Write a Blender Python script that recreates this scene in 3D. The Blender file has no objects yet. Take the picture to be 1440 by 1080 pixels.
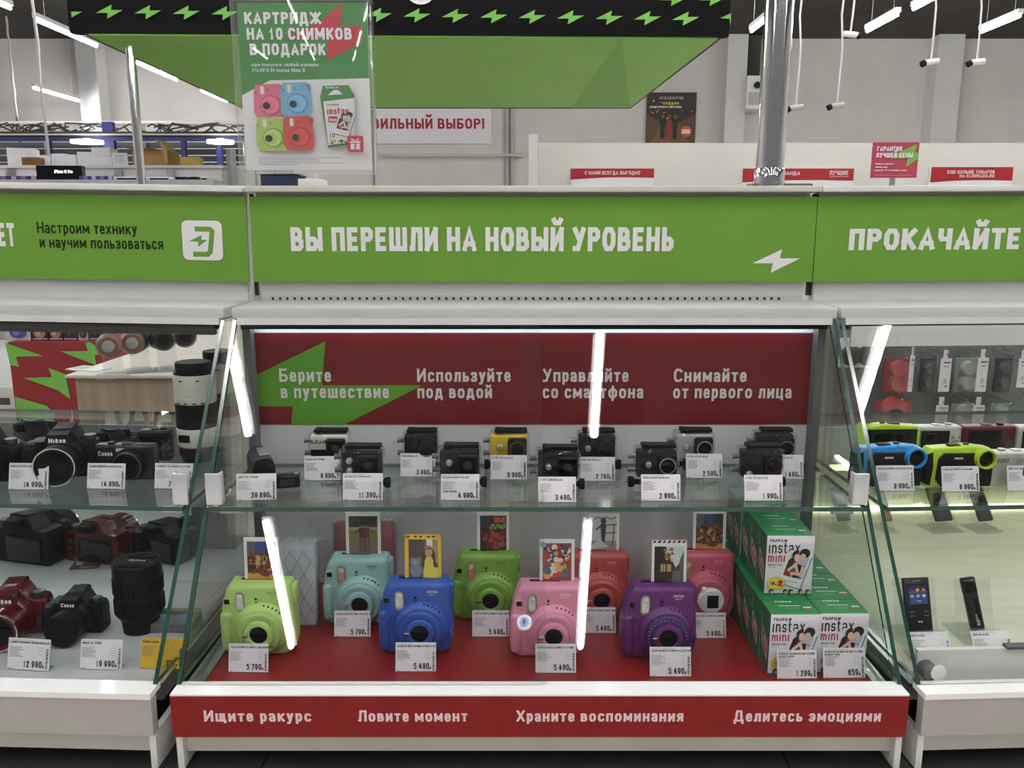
import bpy, bmesh, math, random
from mathutils import Matrix, Vector
random.seed(7)
C = bpy.context.scene.collection
SC = bpy.context.scene
R = math.radians
# ---------------------------------------------------------------- camera, light, exposure
EYE = 1.55
FPX = 1150.0
PITCH = R(11)
cam = bpy.data.cameras.new('camera')
cam.sensor_width = 36; cam.lens = FPX / 1440 * 36; cam.clip_end = 200; cam.clip_start = 0.05
camo = bpy.data.objects.new('camera', cam); C.objects.link(camo)
camo.location = (0, 0, EYE); camo.rotation_euler = (R(90) - PITCH, 0, 0)
SC.camera = camo
W = bpy.data.worlds.new('hall_air'); SC.world = W; W.use_nodes = True
W.node_tree.nodes['Background'].inputs[0].default_value = (0.95, 0.97, 1.0, 1)
W.node_tree.nodes['Background'].inputs[1].default_value = 0.06
TUBE_POWER = 34.0
SC.view_settings.view_transform = 'Standard'
SC.view_settings.look = 'None'
SC.view_settings.exposure = 1.55
SC.view_settings.gamma = 1.0
SC.cycles.transparent_max_bounces = 32
SC.cycles.max_bounces = 7
SC.cycles.caustics_reflective = False
SC.cycles.caustics_refractive = False
SC.cycles.sample_clamp_indirect = 6.0

# ---------------------------------------------------------------- colour and material helpers
def s2l(c):
    r = []
    for v in c:
        v = v / 255.0
        r.append(v / 12.92 if v <= 0.04045 else ((v + 0.055) / 1.055) ** 2.4)
    return tuple(r)
MATS = {}
def mat(name, rgb, rough=0.5, metal=0.0, noise=0.06, scale=30.0, spec=0.5, coat=0.0, stretch=None, alpha=1.0):
    if name in MATS: return MATS[name]
    m = bpy.data.materials.new(name); m.use_nodes = True
    nt = m.node_tree; b = nt.nodes['Principled BSDF']
    c = s2l(rgb)
    b.inputs['Roughness'].default_value = rough; b.inputs['Metallic'].default_value = metal
    b.inputs['Specular IOR Level'].default_value = spec
    b.inputs['Coat Weight'].default_value = coat
    b.inputs['Alpha'].default_value = alpha
    if noise > 0:
        tc = nt.nodes.new('ShaderNodeTexCoord'); mp = nt.nodes.new('ShaderNodeMapping')
        if stretch: mp.inputs['Scale'].default_value = stretch
        n = nt.nodes.new('ShaderNodeTexNoise'); n.inputs['Scale'].default_value = scale; n.inputs['Detail'].default_value = 4
        r = nt.nodes.new('ShaderNodeValToRGB')
        lo = tuple(max(0, v * (1 - noise)) for v in c); hi = tuple(min(1, v * (1 + noise)) for v in c)
        r.color_ramp.elements[0].color = lo + (1,); r.color_ramp.elements[1].color = hi + (1,)
        r.color_ramp.elements[0].position = 0.3; r.color_ramp.elements[1].position = 0.7
        nt.links.new(tc.outputs['Object'], mp.inputs[0]); nt.links.new(mp.outputs[0], n.inputs['Vector'])
        nt.links.new(n.outputs['Fac'], r.inputs[0]); nt.links.new(r.outputs[0], b.inputs['Base Color'])
    else:
        b.inputs['Base Color'].default_value = c + (1,)
    MATS[name] = m
    return m
def glow(name, rgb, power):
    if name in MATS: return MATS[name]
    m = bpy.data.materials.new(name); m.use_nodes = True; nt = m.node_tree
    nt.nodes.remove(nt.nodes['Principled BSDF'])
    e = nt.nodes.new('ShaderNodeEmission'); e.inputs[0].default_value = s2l(rgb) + (1,); e.inputs[1].default_value = power
    nt.links.new(e.outputs[0], nt.nodes['Material Output'].inputs[0]); MATS[name] = m
    return m
def glass(name, tint=(1, 1, 1), f0=0.04, rough=0.0, haze=0.0):
    """clear pane: see-through plus a Schlick mirror reflection on each face, an optional dusty veil"""
    if name in MATS: return MATS[name]
    m = bpy.data.materials.new(name); m.use_nodes = True; nt = m.node_tree; N = nt.nodes; L = nt.links
    N.remove(N['Principled BSDF'])
    g = N.new('ShaderNodeNewGeometry'); d = N.new('ShaderNodeVectorMath'); d.operation = 'DOT_PRODUCT'
    L.new(g.outputs['Incoming'], d.inputs[0]); L.new(g.outputs['Normal'], d.inputs[1])
    def M(op, a, b):
        n = N.new('ShaderNodeMath'); n.operation = op
        for i, v in enumerate((a, b)):
            if v is None: continue
            if isinstance(v, (int, float)): n.inputs[i].default_value = v
            else: L.new(v, n.inputs[i])
        return n.outputs[0]
    k = M('POWER', M('SUBTRACT', 1.0, M('ABSOLUTE', d.outputs['Value'], None)), 5.0)
    f = M('ADD', M('MULTIPLY', k, 1 - f0), f0)
    t = N.new('ShaderNodeBsdfTransparent'); t.inputs[0].default_value = tuple(tint) + (1,)
    gl = N.new('ShaderNodeBsdfGlossy'); gl.inputs['Roughness'].default_value = rough
    gl.inputs['Color'].default_value = (1, 1, 1, 1)
    mx = N.new('ShaderNodeMixShader'); L.new(f, mx.inputs[0]); L.new(t.outputs[0], mx.inputs[1]); L.new(gl.outputs[0], mx.inputs[2])
    out = mx.outputs[0]
    if haze > 0:
        df = N.new('ShaderNodeBsdfDiffuse'); df.inputs[0].default_value = (0.8, 0.82, 0.8, 1)
        m2 = N.new('ShaderNodeMixShader'); m2.inputs[0].default_value = haze
        L.new(out, m2.inputs[1]); L.new(df.outputs[0], m2.inputs[2]); out = m2.outputs[0]
    L.new(out, N['Material Output'].inputs[0]); MATS[name] = m
    return m
def printmat(name, rough, spec=0.5, wave=0.0):
    if name in MATS: return MATS[name]
    m = bpy.data.materials.new(name); m.use_nodes = True; nt = m.node_tree; b = nt.nodes['Principled BSDF']
    a = nt.nodes.new('ShaderNodeAttribute'); a.attribute_name = 'Col'
    nt.links.new(a.outputs['Color'], b.inputs['Base Color'])
    b.inputs['Roughness'].default_value = rough; b.inputs['Specular IOR Level'].default_value = spec
    if wave > 0:                                        # the film lies a little wavy
        tc = nt.nodes.new('ShaderNodeTexCoord'); n = nt.nodes.new('ShaderNodeTexNoise'); n.inputs['Scale'].default_value = 9
        bp = nt.nodes.new('ShaderNodeBump'); bp.inputs['Strength'].default_value = wave; bp.inputs['Distance'].default_value = 0.02
        nt.links.new(tc.outputs['Object'], n.inputs['Vector']); nt.links.new(n.outputs['Fac'], bp.inputs['Height'])
        nt.links.new(bp.outputs[0], b.inputs['Normal'])
    MATS[name] = m
    return m
PAPER = printmat('printed_paper', 0.55)
GLOSSY = printmat('glossy_print', 0.22, 0.45, 0.25)
PHOTO = printmat('photo_print', 0.3)
WHITE = mat('white_laminate', (222, 220, 216), 0.35, noise=0.03, scale=12)
GREYL = mat('grey_laminate', (176, 170, 166), 0.4, noise=0.04, scale=14)
CREAM = mat('cream_laminate', (205, 202, 192), 0.45, noise=0.06, scale=9)
LEDGE = mat('ledge_laminate', (200, 199, 196), 0.4, noise=0.03, scale=10)
BASEB = mat('dark_plinth', (38, 37, 36), 0.6, noise=0.2, scale=20)
REDL = mat('red_floor_film', (132, 21, 23), 0.34, noise=0.08, scale=6)
BLACK = mat('black_plastic', (15, 15, 16), 0.45, noise=0.15, scale=60, spec=0.2)
GLOSSB = mat('gloss_black', (10, 10, 11), 0.08, noise=0.0)
RUBBER = mat('black_rubber', (15, 15, 15), 0.75, noise=0.2, scale=200, spec=0.2)
CHROME = mat('chrome', (232, 232, 234), 0.10, 1.0, noise=0.02)
ALU = mat('brushed_aluminium', (200, 200, 202), 0.3, 1.0, noise=0.08, scale=40, stretch=(1, 1, 12))
SILVER = mat('silver_paint', (185, 184, 180), 0.3, 0.6, noise=0.03)
PANE = glass('clear_pane', (0.985, 0.995, 0.988), 0.042, 0.0, 0.0012)
SHELFG = glass('shelf_glass', (0.95, 0.985, 0.965), 0.05, 0.0, 0.003)
CLEAR = glass('clear_acrylic', (0.97, 0.98, 0.97), 0.04, 0.03, 0.05)
HOUSE = glass('clear_housing', (0.93, 0.94, 0.94), 0.035, 0.02, 0.003)
BAGGY = glass('clear_film_bag', (0.96, 0.97, 0.97), 0.07, 0.12, 0.10)
EDGE = mat('green_glass_edge', (38, 74, 62), 0.12, noise=0.25, scale=5, stretch=(1, 1, 8), spec=0.8)
LENSG = mat('coated_lens_glass', (7, 7, 11), 0.04, noise=0.0, spec=0.22)
TUBE = glow('tube_light', (250, 252, 255), TUBE_POWER)
TUBEF = glow('far_tube_light', (250, 252, 255), TUBE_POWER * 1.0)
CARDB = mat('brown_cardboard', (172, 138, 92), 0.8, noise=0.1, scale=25)
BOXW = mat('white_carton', (225, 220, 224), 0.6, noise=0.04, scale=20)
GREENC = (108, 153, 58); BOLT = (112, 178, 70); REDC = (150, 28, 36); WHT = (232, 228, 228)

# ---------------------------------------------------------------- mesh builder
class MB:
    def __init__(s): s.v = []; s.f = []; s.m = []; s.c = []
    def add(s, vs, fs, m=0, col=None):
        o = len(s.v); s.v += [tuple(v) for v in vs]
        for f in fs: s.f.append([o + i for i in f]); s.m.append(m); s.c.append(col)
        return s
    def box(s, c, d, r=0.0, m=0, seg=2, rot=None, col=None):
        bm = bmesh.new(); bmesh.ops.create_cube(bm, size=1.0)
        for v in bm.verts: v.co = Vector((v.co.x * d[0], v.co.y * d[1], v.co.z * d[2]))
        if r > 0:
            bmesh.ops.bevel(bm, geom=list(bm.edges), offset=min(r, 0.49 * min(d)), segments=seg, profile=0.5, affect='EDGES')
        if rot is not None:
            for v in bm.verts: v.co = rot @ v.co
        bm.verts.index_update()
        s.add([v.co + Vector(c) for v in bm.verts], [[v.index for v in f.verts] for f in bm.faces], m, col); bm.free()
        return s
    def span(s, x0, x1, y0, y1, z0, z1, r=0.0, m=0):
        return s.box(((x0 + x1) / 2, (y0 + y1) / 2, (z0 + z1) / 2), (abs(x1 - x0), abs(y1 - y0), abs(z1 - z0)), r, m)
    def cone(s, p0, p1, r0, r1, n=20, m=0, caps=True):
        return s.lathe(p0, p1, [(0, r0), (1, r1)], n, m, caps)
    def cyl(s, p0, p1, r, n=20, m=0): return s.lathe(p0, p1, [(0, r), (1, r)], n, m)
    def lathe(s, p0, p1, prof, n=24, m=0, caps=True):
        """revolve (t, radius) pairs about the line p0 to p1; t in 0..1"""
        p0 = Vector(p0); p1 = Vector(p1); a = (p1 - p0)
        z = a.normalized(); x = Vector((1, 0, 0)) if abs(z.x) < 0.9 else Vector((0, 1, 0))
        u = (x - z * x.dot(z)).normalized(); w = z.cross(u)
        vs = []; fs = []
        for t, r in prof:
            for k in range(n):
                q = 2 * math.pi * k / n
                vs.append(p0 + a * t + (u * math.cos(q) + w * math.sin(q)) * r)
        for i in range(len(prof) - 1):
            for k in range(n):
                k2 = (k + 1) % n
                fs.append([i * n + k, i * n + k2, (i + 1) * n + k2, (i + 1) * n + k])
        if caps:
            if prof[0][1] > 1e-6: fs.append(list(range(n))[::-1])
            if prof[-1][1] > 1e-6: fs.append([(len(prof) - 1) * n + k for k in range(n)])
        return s.add(vs, fs, m)
    def loft(s, rings, m=0, caps=True):
        n = len(rings[0]); vs = [p for r in rings for p in r]; fs = []
        for i in range(len(rings) - 1):
            for k in range(n):
                k2 = (k + 1) % n
                fs.append([i * n + k, i * n + k2, (i + 1) * n + k2, (i + 1) * n + k])
        if caps: fs.append(list(range(n))[::-1]); fs.append([(len(rings) - 1) * n + k for k in range(n)])
        return s.add(vs, fs, m)
    def prism(s, poly, y0, y1, m=0, bev=0.0):
        """extrude an (x, z) outline along y; bev rounds both rims"""
        if bev <= 0: return s.loft([[(x, y0, z) for x, z in poly], [(x, y1, z) for x, z in poly]], m)
        cx = sum(p[0] for p in poly) / len(poly); cz = sum(p[1] for p in poly) / len(poly)
        w = max(abs(p[0] - cx) for p in poly); h = max(abs(p[1] - cz) for p in poly)
        def sh(b): return [(cx + (x - cx) * (1 - b / w), cz + (z - cz) * (1 - b / h)) for x, z in poly]
        Q = [k * math.pi / 8 for k in range(5)]
        rings = [[(x, y0 + bev * (1 - math.cos(a)), z) for x, z in sh(bev * (1 - math.sin(a)))] for a in Q]
        rings += [[(x, y1 - bev * (1 - math.cos(a)), z) for x, z in sh(bev * (1 - math.sin(a)))] for a in Q[::-1]]
        return s.loft(rings, m)
    def tube(s, pts, r, n=8, m=0):
        pts = [Vector(p) for p in pts]; rings = []
        for i, p in enumerate(pts):
            a = (pts[min(i + 1, len(pts) - 1)] - pts[max(i - 1, 0)]).normalized()
            x = Vector((0, 0, 1)) if abs(a.z) < 0.9 else Vector((1, 0, 0))
            u = (x - a * x.dot(a)).normalized(); w = a.cross(u)
            rings.append([p + (u * math.cos(2 * math.pi * k / n) + w * math.sin(2 * math.pi * k / n)) * r for k in range(n)])
        return s.loft(rings, m)
    def build(s, name, mats, parent=None, smooth=40, loc=None):
        me = bpy.data.meshes.new(name); me.from_pydata(s.v, [], s.f); me.update()
        if not isinstance(mats, (list, tuple)): mats = [mats]
        for q in mats: me.materials.append(q)
        me.polygons.foreach_set('material_index', s.m)
        if any(c is not None for c in s.c):
            ca = me.color_attributes.new('Col', 'FLOAT_COLOR', 'CORNER'); dat = []
            for p in me.polygons:
                c = s.c[p.index] or (0.8, 0.8, 0.8)
                dat += (list(c) + [1.0]) * p.loop_total
            ca.data.foreach_set('color', dat)
        if smooth:
            bm = bmesh.new(); bm.from_mesh(me); bmesh.ops.recalc_face_normals(bm, faces=bm.faces) if not any(c is not None for c in s.c) else None; bm.to_mesh(me); bm.free()
            me.polygons.foreach_set('use_smooth', [True] * len(me.polygons)); me.set_sharp_from_angle(angle=R(smooth))
        o = bpy.data.objects.new(name, me); C.objects.link(o)
        if parent is not None: o.parent = parent
        if loc is not None: o.location = loc
        return o
def tag(o, label, cat, group=None, kind=None):
    o['label'] = label; o['category'] = cat
    if group: o['group'] = group
    if kind: o['kind'] = kind
    return o
def thing(name, label, cat, mw=None, group=None):
    o = bpy.data.objects.new(name, None); C.objects.link(o); o.empty_display_size = 0.02
    if mw is not None: o.matrix_world = mw
    return tag(o, label, cat, group)
def struct(o):
    o['kind'] = 'structure'; return o

# ---------------------------------------------------------------- stroke lettering
G = {}
def _g(s):
    for ln in s.strip().split('\n'):
        p = ln.split(); G[p[0]] = (float(p[1]), p[2:])
_g('''А .66 004880 1272
Б .58 7808006081836404
В .6 00085877755404 5483816000
Г .52 000878
Д .72 0a00808a 10286870
Е .54 78080070 0464
Ж .9 4048 0844 0044 8844 8044
З .56 07186887755434 548381601001
И .62 0800 8088 0088
Й .62 0800 8088 0088 1e2d6d7e
К .6 0008 8803 2580
Л .62 0010288880
М .78 0008 8088 0842 4288
Н .62 0008 8088 0484
О .62 206082866828060220
П .62 00088880
Р .58 00086887856404
С .58 8768280602206081
Т .56 0888 4048
У .6 0844 883000
Ф .8 4048 206082866828060220
Х .6 0088 0880
Ц .66 0800 0080 7078 808a
Ч .58 08051484 8088
Ш .85 08008088 4048
Щ .9 0800 0080 7078 4048 808a
Ь .56 08006081836404
Ы .8 08004051534404 8088
Э .58 0120608286682807 3484
Ю .85 0008 0434 406082866848363240
Я .6 80882807052484 4400
! .2 4348 4041
а .55 0718688680 84240301206081
б .55 206082866828060220 06093c7d
е .56 04848668280602206081
р .56 0b08 206082866828060220
у .56 0840 882b0b
ф .8 4b4d 206082866828060220
i .22 4048 4d4d
n .54 0008 0628688680
s .5 876828060524648381602001
t .42 2d224060 0868
x .54 0088 0880
m .84 0008 06284640 46688680
k .54 000d 8803 2580
o .56 206082866828060220
u .56 080220608288 8088
c .52 8768280602206081
f .4 203b5d7d 0868
l .22 404d
r .42 0008 062868
p .56 0b08 206082866828060220
h .54 000d 0628688680
d .56 808d 206082866828060220
N .64 0008 8088 0880
I .22 4048
S .56 876828060524648381602001
Y .6 0844 8844 4044
X .6 0088 0880
L .5 080070
D .6 00086886826000
F .52 000878 0464
U .6 080220608288
J .5 8882602002
G .62 876828060220608284 8454
R .6 00086887856404 4480
0 .56 206082866828060220
1 .4 164840
2 .54 06286886650080
3 .54 07186887755434 548381601001
4 .58 380282 5056
5 .54 780805658382602001
6 .54 77480602206082836505
7 .52 088820
8 .54 246486682806240220608264
9 .54 11408286682806052383
- .5 1474
. .2 4041
, .2 414a''')
for a, b in zip('вгджзийклмнопстхцчшщьыэюя', 'ВГДЖЗИЙКЛМНОПСТХЦЧШЩЬЫЭЮЯ'): G[a] = G[b]
for a, b in zip('ABEKMOPCTHaeZ', 'АВЕКМОРСТНаеЗ'): G[a] = G[b]
LOWASC = set('вгджзийклмнопстхцчшщьыэюяабеуфрinstxmkoucflrphdae')
YV = {'a': -2, 'b': -3, 'c': 10, 'd': 11, 'e': 12}
def _stroke(pts, t):
    """quads of a mitred, square-capped stroke"""
    P = [Vector(p) for p in pts]; n = len(P); closed = (P[0] - P[-1]).length < 1e-6 and n > 3
    dirs = [(P[i + 1] - P[i]).normalized() for i in range(n - 1)]
    nor = [Vector((-d.y, d.x)) for d in dirs]
    if not closed:
        P[0] = P[0] - dirs[0] * t / 2; P[-1] = P[-1] + dirs[-1] * t / 2
    off = []
    for i in range(n):
        if i == 0: a, b = (nor[-1], nor[0]) if closed else (nor[0], nor[0])
        elif i == n - 1: a, b = (nor[-1], nor[0]) if closed else (nor[-1], nor[-1])
        else: a, b = nor[i - 1], nor[i]
        m = a + b
        if m.length < 1e-4: m = a.copy()
        m.normalize(); k = 1 / max(0.55, m.dot(a)); off.append(m * (t / 2 * k))
    return [[P[i] + off[i], P[i] - off[i], P[i + 1] - off[i + 1], P[i + 1] + off[i + 1]] for i in range(n - 1)]
def letters(txt, h=1.0, bold=0.2, wide=1.0, gap=0.14):
    """(quads, width) of a line of text with cap height h; baseline y = 0"""
    out = []; x = 0.0
    for ch in txt:
        if ch == ' ': x += 0.32 * h * wide; continue
        if ch not in G: continue
        w, st = G[ch]; low = ch in LOWASC; H = h * (0.74 if low else 1.0); t = bold * h
        ww = w * H * wide * (1.06 if low else 1.0)
        ww = max(ww, t)
        for s in st:
            pts = []
            for i in range(0, len(s), 2):
                px = int(s[i]); py = YV.get(s[i + 1]); py = int(s[i + 1]) if py is None else py
                pts.append((x + (ww / 2 if ww <= t * 1.3 else t / 2 + px / 8 * (ww - t)), t / 2 + py / 8 * (H - t)))
            out += _stroke(pts, t)
        x += ww + gap * h * wide
    return out, max(x - gap * h * wide, 1e-6)
BOLTP = [(0, .41), (.605, 1), (.57, .62), (1, .62), (.395, 0), (.43, .41)]
class Art:
    """flat printed artwork: coloured polygons given in picture units (px box -> local x / z box)"""
    def __init__(s, src, dst, step=0.00025):
        s.src = src; s.dst = dst; s.p = []; s.l = 0; s.step = step
    def T(s, x, y):
        a0, b0, a1, b1 = s.src; c0, d0, c1, d1 = s.dst
        return (c0 + (x - a0) / (a1 - a0) * (c1 - c0), d0 + (y - b0) / (b1 - b0) * (d1 - d0))
    def poly(s, pts, col, up=True):
        if up: s.l += 1
        s.p.append(([s.T(*p) for p in pts], s2l(col), s.l)); return s
    def rect(s, x0, y0, x1, y1, col, up=True): return s.poly([(x0, y0), (x1, y0), (x1, y1), (x0, y1)], col, up)
    def ell(s, cx, cy, rx, ry, col, n=20, up=True, rot=0.0):
        c, d = math.cos(rot), math.sin(rot)
        return s.poly([(cx + rx * math.cos(2 * math.pi * k / n) * c - ry * math.sin(2 * math.pi * k / n) * d,
                        cy + rx * math.cos(2 * math.pi * k / n) * d + ry * math.sin(2 * math.pi * k / n) * c) for k in range(n)], col, up)
    def rrect(s, x0, y0, x1, y1, r, col):
        pts = []
        for cx, cy, a0 in ((x1 - r, y1 - r, 0), (x0 + r, y1 - r, 90), (x0 + r, y0 + r, 180), (x1 - r, y0 + r, 270)):
            for k in range(5): a = R(a0 + 22.5 * k); pts.append((cx + r * math.cos(a), cy + r * math.sin(a)))
        return s.poly(pts, col)
    def bolt(s, x0, y0, x1, y1, col, up=True):
        return s.poly([(x0 + (x1 - x0) * u, y1 + (y0 - y1) * v) for u, v in BOLTP], col, up)
    def line(s, pts, w, col, up=True):
        if up: s.l += 1
        for i, q in enumerate(_stroke(pts, w)): s.p.append(([s.T(*p) for p in q], s2l(col), s.l + 0.05 * (i % 20)))
        return s
    def text(s, txt, x0, base, h, col, x1=None, bold=0.2, wide=1.0, gap=0.14, skew=0.0):
        """text from x0 with its baseline at y = base (y down) and cap height h; x1 fits the width"""
        q, w = letters(txt, 1.0, bold, wide, gap); k = (x1 - x0) / w if x1 is not None else h
        s.l += 1; c = s2l(col)
        for i, f in enumerate(q): s.p.append(([s.T(x0 + p[0] * k, base - p[1] * h + skew * p[0] * k) for p in f], c, s.l + 0.05 * (i % 20)))
        return s
    def blobs(s, x0, y0, x1, y1, n, cols, r0, r1, asp=1.0):
        s.l += 1
        for _ in range(n):
            r = random.uniform(r0, r1); s.l += 0.05
            rx = min(r, (x1 - x0) / 2); ry = min(r * asp, (y1 - y0) / 2)
            s.ell(random.uniform(x0 + rx, x1 - rx), random.uniform(y0 + ry, y1 - ry), rx, ry, random.choice(cols), 9, False, random.uniform(0, 0.3))
        return s
    def mb(s, y=0.0, mb=None, m=0, M=None):
        """as faces of a builder, facing -y, each layer a hair nearer the viewer"""
        mb = mb or MB()
        for pts, col, l in s.p:
            vs = [Vector((p[0], y - s.step * l, p[1])) for p in pts]
            if M is not None: vs = [M @ v for v in vs]
            n = (vs[1] - vs[0]).cross(vs[2] - vs[1])
            ar = sum(pts[i][0] * pts[(i + 1) % len(pts)][1] - pts[(i + 1) % len(pts)][0] * pts[i][1] for i in range(len(pts)))
            idx = list(range(len(vs)))
            if ar < 0: idx = idx[::-1]
            mb.add(vs, [idx], m, col)
        return mb
    def build(s, name, material, parent=None, y=0.0, M=None):
        return s.mb(y, None, 0, M).build(name, material, parent, smooth=0)

# ---------------------------------------------------------------- pixel to place
_cw = Matrix.Translation((0, 0, EYE)) @ Matrix.Rotation(R(90) - PITCH, 4, 'X')
CAMP = Vector((0, 0, EYE))
def ray(px, py): return (_cw.to_3x3() @ Vector(((px - 720) / FPX, (540 - py) / FPX, -1.0)))
def at(px, py, Y):
    d = ray(px, py); return CAMP + d * (Y / d.y)
def atz(px, py, z):
    d = ray(px, py); return CAMP + d * ((z - EYE) / d.z)
def spot(px, py, M, z):
    """the case-local point on the level z seen at a pixel"""
    Mi = M.inverted(); o = Mi @ CAMP; d = Mi.to_3x3() @ ray(px, py)
    return o + d * ((z - o.z) / d.z)
def mpp(p):
    """metres per pixel at a world point"""
    f = Vector((0, math.cos(PITCH), -math.sin(PITCH))); return (Vector(p) - CAMP).dot(f) / FPX
def pose(px, py, M, z, rz=0.0):
    p = spot(px, py, M, z); return M @ Matrix.Translation(p) @ Matrix.Rotation(R(rz), 4, 'Z')

# ================================================================ the hall
CEIL = 5.55; FARY = 19.0
WALLM = mat('hall_wall_paint', (218, 212, 208), 0.8, noise=0.05, scale=1.5)
WALLD = mat('hall_column_paint', (212, 211, 210), 0.8, noise=0.04, scale=2)
CEILM = mat('dark_roof_deck', (58, 56, 55), 0.8, noise=0.2, scale=3)
FLOORM = mat('cream_floor_tile', (205, 196, 178), 0.25, noise=0.06, scale=4)
def setting():
    struct(MB().span(-16, 16, -12, FARY + 0.3, -0.1, 0).build('floor', FLOORM))
    m = MB()
    m.span(-16, 16, -12, FARY, CEIL, CEIL + 0.2)
    struct(m.build('ceiling', CEILM))
    m = MB(); m.span(-16, 16, FARY, FARY + 0.3, 0, CEIL)
    struct(m.build('wall_back', WALLM))
    struct(MB().span(-16.3, -16, -12, FARY, 0, CEIL).build('wall_left', WALLM))
    struct(MB().span(16, 16.3, -12, FARY, 0, CEIL).build('wall_right', WALLM))
    # pilasters of the back wall, each a trim of the setting
    for n, (xa, xb) in enumerate(((109, 137), (1022, 1050), (1316, 1352))):
        a = at(xa, 110, FARY - 0.45).x; b = at(xb, 110, FARY - 0.45).x
        struct(MB().span(a, b, FARY - 0.45, FARY, 0, CEIL).build('trim_%d' % (n + 1), WALLD))
    # the low partition on the far side of the sales floor
    p0 = at(757, 201, 9.0)
    struct(MB().span(p0.x, 12, 9.0, 9.15, 0, p0.z).build('wall_partition', mat('partition_paint', (216, 211, 203), 0.7, noise=0.03, scale=2)))
    q = at(749, 190, 8.96)
    struct(MB().span(q.x - 0.04, q.x + 0.05, 8.9, 9.0, 0, q.z).build('trim_4', WHITE))
setting()

# tube lamps: rows along the depth of the hall
def tube_lamp(x, y0, y1, z, label, group=None, hang=True):
    t = thing('tube_lamp', label, 'lamp', Matrix.Translation((x, (y0 + y1) / 2, z)), group)
    L = (y1 - y0) / 2
    MB().span(-0.035, 0.035, -L, L, 0.03, 0.085).build('batten', mat('lamp_batten', (205, 203, 200), 0.4), t)
    MB().cyl((0, -L + 0.02, 0), (0, L - 0.02, 0), 0.022, 8).build('tube', TUBEF if y0 > 5 else TUBE, t)
    if hang:
        for s in (-0.7, 0.7): MB().cyl((0, s * L, 0.085), (0, s * L, CEIL - z - 0.01), 0.004, 5).build('suspension_wire', ALU, t)
    return t
LZ = EYE + 2.6
seen = [(-6.13, 8.9, 10.70, 'white tube lamp cut by the top corner above the largest tube lamp'), (-6.15, 11.25, 12.85, 'largest bright tube lamp hanging beside the black canopy'),
        (-6.13, 14.1, 15.75, 'tube lamp seen along the sloping green canopy edge, behind its chrome post'),
        (-6.12, 16.9, 18.4, 'smallest tube lamp under the tip of the green canopy'),
        (-9.25, 16.6, 18.3, 'tube lamp low on the wall under the largest tube lamp'),
        (3.27, 10.1, 10.62, 'tube lamp cut by the top edge just behind the thick chrome post'),
        (3.27, 11.2, 11.9, 'short tube lamp peeping out beside the thick chrome post'),
        (4.85, 10.97, 11.9, 'tube lamp between the wall cameras and the chrome post'), (4.92, 9.7, 10.73, 'tube lamp cut by the top edge above the hanging cameras'),
        (6.43, 11.04, 11.94, 'tube lamp in the top corner beside the farthest hanging camera')]
for x, a, b, l in seen: tube_lamp(x, a, b, LZ, l)
for x in (-1.575, 0.49, 2.235):
    for y in (-6.2, -4.45, -2.62, -0.78, 1.06, 2.9):
        if x > 2 and y == -2.62: continue
        tube_lamp(x, y, y + 1.2, LZ, 'tube lamp over the aisle mirrored in the showcase glass', 'lamps over the viewer aisle', False)
for x in (-6.4, -4.0, 4.0, 6.4):  # unseen side rows, added for general light
    for y in (-5.5, -1.5, 2.5): tube_lamp(x, y, y + 1.5, LZ, 'added tube lamp over the aisles, out of view', 'lamps added over the side aisles', False)
for x in (-11, -8.5, -6.1, -3.6, -1.2, 1.2, 3.4, 5.6, 8, 10.5):  # unseen rows added to lift the dim hall walls
    for y in (5.6, 7.6): tube_lamp(x, y, y + 1.5, LZ + 0.35, 'added tube lamp out of view, lighting the hall walls', 'lamps added for the hall walls', False)

for x in (1.8, 4.2, 6.6, 9.0, 11.4):  # extra high rows, out of view, added to brighten the far wall
    for y in (11.0, 12.9): tube_lamp(x, y, y + 1.6, 5.40, 'added tube lamp hung high out of view, lighting the far wall', 'high lamps added for the far wall', False)
# ================================================================ show cases
CW = 1.03; CY = 1.0366; CX = 0.0385
def case_matrix(px, dx, rz, ry):
    return Matrix.Translation((px, CY, 1.2)) @ Matrix.Rotation(rz, 4, 'Z') @ Matrix.Rotation(ry, 4, 'Y') @ Matrix.Translation((dx, 0, -1.2))
MM = Matrix.Translation((CX, CY, 0))
ML = case_matrix(-0.500, -CW / 2, -0.017, 0.0150)
MR = case_matrix(0.574, CW / 2, 0.036, -0.005)
FLZ = 0.890; SHZ = 1.1246; GB = (0.022, 0.9095); GT = (0.3554, 1.388)
def slope_pane(name, x0, x1, off, parent, t=0.005):
    """a sliding front pane in the sloping plane; off lifts it towards the viewer"""
    d = Vector((0, GT[0] - GB[0], GT[1] - GB[1])).normalized(); n = Vector((0, -d.z, d.y))
    a = Vector((0, GB[0], GB[1])) + n * off; b = Vector((0, GT[0], GT[1])) + n * off
    v = []
    for q in (0, -t):
        for x, p in ((x0, a), (x1, a), (x1, b), (x0, b)): v.append((x, (p + n * q).y, (p + n * q).z))
    m = MB(); m.add(v, [[0, 1, 2, 3], [7, 6, 5, 4]], 0); m.add(v, [[0, 4, 5, 1], [1, 5, 6, 2], [2, 6, 7, 3], [3, 7, 4, 0]], 1)
    return m.build(name, [PANE, EDGE], parent, smooth=0)
def side_pane(x, parent, yb, t=0.006):
    m = MB(); o = [(GB[0], GB[1]), (yb, 0.895), (yb, 1.39), (GT[0], GT[1] + 0.004)]
    v = [(x, y, z) for y, z in o] + [(x + t, y, z) for y, z in o]
    m.add(v, [[3, 2, 1, 0], [4, 5, 6, 7]], 0); m.add(v, [[0, 1, 5, 4], [1, 2, 6, 5], [2, 3, 7, 6], [3, 0, 4, 7]], 1)
    return m.build('side_pane', [PANE, EDGE], parent, smooth=0)
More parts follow.
